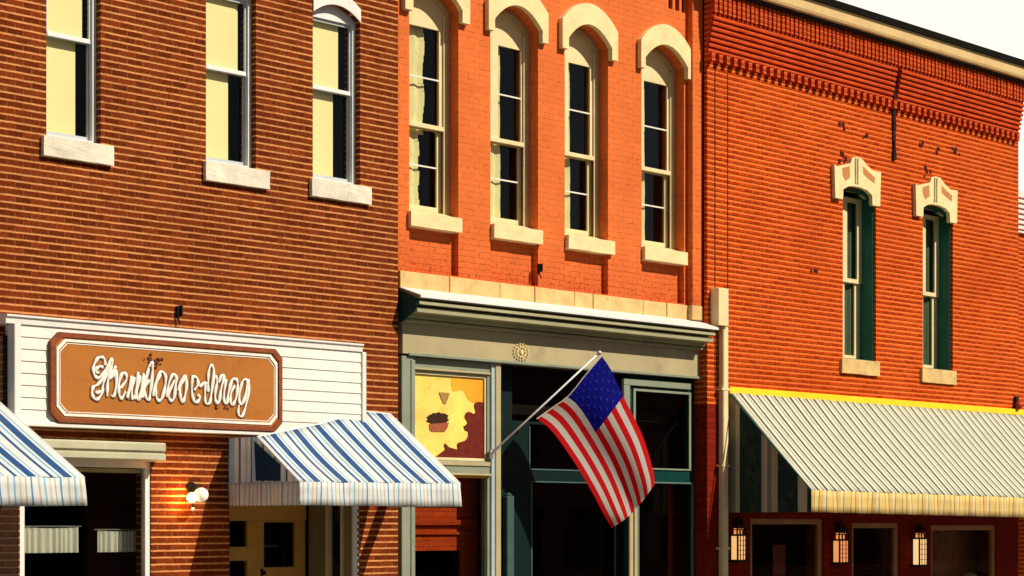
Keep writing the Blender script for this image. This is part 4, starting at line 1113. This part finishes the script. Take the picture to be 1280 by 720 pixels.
# ------------------------------------------------------------------ green and cream awning
XA = X(911, YR); C3 = atX(1014, 612.5, XA); Y3 = C3.y
A3 = at(911, 491, YR-.065); D3 = at(1480, 629, Y3); B3 = Vector((D3.x, YR-.065, Z(1272, 519.5, YR-.065)))
aw3 = empty('awning', 'long dark green and cream striped awning with tan valance on the red brick building', 'awning', ((C3.x+D3.x)/2, YR, C3.z), 'striped canvas awnings')
w3 = (D3-C3).length
b = MB(); quadgrid(b, C3, D3, B3, Vector((XA, A3.y, A3.z)), 150, 12, 0, w3, .035, .006)
thick(b.build('canvas', 'green_stripe', aw3, recalc=False), .012)
zv3a, zv3b = Z(1015, 640, Y3), Z(1480, 652, Y3)
b = MB(); quadgrid(b, (C3.x, Y3, zv3a), (D3.x, Y3, zv3b), D3, C3, 120, 3, 0, w3, 0, .012)
thick(b.build('valance', 'tan_valance', aw3, recalc=False), .008)
b = MB(); L = abs(Y3-YR)
n = 20
for i in range(n):
    u0, u1 = i/n, (i+1)/n
    ya, yb_ = YR-.01-(L-.01)*u0, YR-.01-(L-.01)*u1
    ta, tb = A3.z+(C3.z-A3.z)*u0, A3.z+(C3.z-A3.z)*u1
    b.f([(XA, ya, zv3a), (XA, yb_, zv3a), (XA, yb_, tb), (XA, ya, ta)], uvs=[(u0*.999, 0), (u1*.999, 0), (u1*.999, 1), (u0*.999, 1)])
thick(b.build('side_cheek', 'green_side', aw3), .01)
b = MB(); b.tube([A3, C3], .012, 6); b.build('piping', 'green', aw3)
b = MB(); b.tube([(C3.x+.03, Y3+.03, C3.z-.04), (D3.x, Y3+.03, D3.z-.04)], .016); b.tube([(C3.x+.03, Y3+.03, C3.z-.04), (C3.x+.03, YR, C3.z-.04)], .016); b.build('frame', 'steel', aw3)

# ------------------------------------------------------------------ downspout, conduit, small fittings
YD = YR-.12
dsx0, dsx1 = X(905, YD), X(911, YD)
b = empty('downspout', 'cream downspout with a tall box head at the joint of orange and red buildings', 'downspout', ((dsx0+dsx1)/2, YR, 0))
q = MB(); q.box(X(898.5, YD-.05), X(911, YD-.05), YD-.05, YR-.001, Z(905, 408, YD), Z(905, 361, YD), .008); q.build('box_head', 'cream', b)
q = MB(); q.box(dsx0-.01, dsx1, YD, YR-.012, .05, Z(905, 408, YD)-.002, .014)
q.build('pipe', 'cream', b)
q = MB()
for z in (1.9, 3.2, 4.4): q.box(dsx0-.05, dsx1+.02, YD-.006, YR-.002, z, z+.035)
q.build('strap', 'cream', b)
b = empty('conduit', 'slim grey vertical conduit with a bent top beside the green shopfront corner', 'conduit', (X(891), YR-.05, 2.2))
q = MB(); xx = X(892, -.06)
q.tube([(xx-.10, -.06, Z(890, 476, -.06)), (xx-.04, -.07, Z(890, 484, -.06)), (xx, -.08, Z(890, 494, -.06)), (xx, -.08, Z(890, 636, -.06))], .028, 10); q.build('pipe', 'grey_frame', b, smooth=True)
q = MB(); q.box(xx+.045, xx+.12, -.10, YR+.19, Z(893, 636, -.06), Z(893, 498, -.06), .004); q.build('red_cover_strip', 'red_paint', b)

def anchor(px, py, Y, label, s=1.):
    q = at(px, py, Y); e = empty('wall_bracket', label, 'bracket', q)
    b = MB(); b.box(q.x-.035*s, q.x-.01*s, Y-.05, Y-.001, q.z-.09*s, q.z+.06*s, .006); b.build('plate', 'black', e)
    b = MB(); b.box(q.x+.015*s, q.x+.04*s, Y-.06, Y-.001, q.z-.06*s, q.z+.07*s, .006); b.tube([(q.x-.02*s, Y-.03, q.z-.08*s), (q.x, Y-.06, q.z-.16*s)], .012*s); b.build('hook', 'black', e)
anchor(222, 389, YL, 'small black iron bracket on the brown brick just above the white sign board')
anchor(673, 335, 0, 'rusty iron bracket on the orange wall between the second and third arched windows', .9)
q = at(1272, 507, YR-.06)
e = empty('alarm_bell', 'small dark red bell on the wall above the striped awning at the right edge', 'bell', q)
b = MB(); b.lathe((q.x, YR-.06, q.z), [(.001, -.09), (.05, -.08), (.08, -.03), (.085, .0)], 16, 'Y'); b.build('gong', 'red_paint', e, smooth=True)
b = MB(); b.box(q.x-.05, q.x+.05, YR-.06, YR-.001, q.z-.07, q.z+.17, .008); b.build('back_box', 'black', e)

# ------------------------------------------------------------------ three wall lanterns under the long awning
def lantern(px, ytop, ymid, ybot, w, mat, label):
    Y = YR-.10
    q = at(px, ybot, Y); e = empty('wall_lantern', label, 'lantern', (q.x, YR, q.z), 'lanterns on the brick piers')
    zt, zm, zb = Z(px, ytop, Y), Z(px, ymid, Y), q.z
    hw_ = w/2
    b = MB(); b.box(q.x-hw_*.86, q.x+hw_*.86, Y-.06, Y+.07, zb+.02, zm); b.build('lit_glass', mat, e)
    b = MB()
    for sx_2 in (-1, 1):
        for yy in (Y-.075, Y+.07): b.box(q.x+sx_2*hw_-.012, q.x+sx_2*hw_+.012, yy-.008, yy+.012, zb, zm+.01)
    b.box(q.x-hw_-.02, q.x+hw_+.02, Y-.09, YR-.001, zb-.02, zb+.015); b.box(q.x-hw_-.02, q.x+hw_+.02, Y-.09, Y+.09, zm, zm+.025)
    # pierced crown
    for k in range(3):
        z0 = zm+.04+k*(zt-zm)*.27; r = hw_*(1-.22*k)
        for a in (-1, -.33, .33, 1): b.box(q.x+a*r-.012, q.x+a*r+.012, Y-.07+.015*k, Y-.055+.015*k, z0-.02, z0+(zt-zm)*.2)
        b.box(q.x-r-.01, q.x+r+.01, Y-.075+.015*k, Y+.06-.015*k, z0+(zt-zm)*.17, z0+(zt-zm)*.22)
    b.lathe((q.x, Y, zt), [(.03, -.03), (.02, .0), (.001, .04)], 8)
    b.box(q.x-.02, q.x+.02, Y+.05, YR-.001, zm+.0, zt-.03)
    b.build('metal_cage', 'black', e)
    g = MB(); nh = 5
    for k in range(1, nh): 
        zz_ = zb+.02+(zm-zb-.02)*k/nh; g.box(q.x-hw_, q.x+hw_, Y-.078, Y-.066, zz_-.004, zz_+.004)
    for a in (-.35, .35): g.box(q.x+a*hw_-.005, q.x+a*hw_+.005, Y-.077, Y-.065, zb+.02, zm)
    g.build('lattice', 'outline', e)
    b = MB(); zz_ = zm+.03; b.box(q.x-hw_*.6, q.x+hw_*.6, Y-.045, Y+.04, zz_, zz_+(zt-zm)*.3); b.build('crown_glass', 'lamp_panel_red', e)
lantern(923, 646, 670, 701, .22, 'lamp_panel', 'lattice lantern hanging under the near left end of the long striped awning')
lantern(1051, 651, 676, 704, .27, 'lamp_panel_red', 'orange glowing lantern on the brick pier between first and second display windows')
lantern(1150, 656, 674, 707, .26, 'lamp_panel_pale', 'pale glowing lantern on the brick pier left of the last display window')

# ------------------------------------------------------------------ sliver of the next building beyond the right edge
E = empty('brick_building', 'sliver of a lower orange brick building with white capping at the right edge', 'building', (X(1300, -.1), -.1, 0))
nx0 = rx1+.02; nx1 = nx0+9
zn = Z(1277, 292, -.1)
plate('wall', rect(nx0, nx1, 0, zn), [], -.1, .4, 'red_brick', E)
b = MB(); b.box(nx0, nx1, .31, 6, 0, zn-.01); b.build('body', 'red_brick', E)
b = MB(); b.box(nx0, nx1, -.16, .4, zn, Z(1277, 240, -.1)); b.build('parapet', 'white', E)
b = MB(); zz0 = zn+.04
while zz0 < Z(1277, 245, -.1): b.box(nx0, nx1, -.168, -.161, zz0, zz0+.03); zz0 += .1
b.build('parapet_stripe', 'sign_edge', E)

# ------------------------------------------------------------------ building across the street (reflected in the glass)
F = empty('brick_building', 'two-storey brown brick building across the street', 'building', (0, -30, 0))
hs = []
for k in range(34):
    x = -32+k*5.0; hs.append(rect(x+.6, x+1.7, 4.6, 6.6)); hs.append(rect(x+2.9, x+4.0, 4.6, 6.6)); hs.append(rect(x+.5, x+4.3, .6, 2.9))
plate('wall', rect(-34, 140, 0, 8.4), hs, -30.3, .3, paint('dull brown brick facade', (.16, .05, .02), .9, .2, .6, .2, fine=6), F)
b = MB(); b.box(-34, 140, -38, -30.31, 0, 8.3); b.build('body', 'dark_brick', F)
b = MB(); b.box(-34.1, 140.1, -30.25, -29.8, 8.4, 8.8); b.build('cornice', 'stone', F)
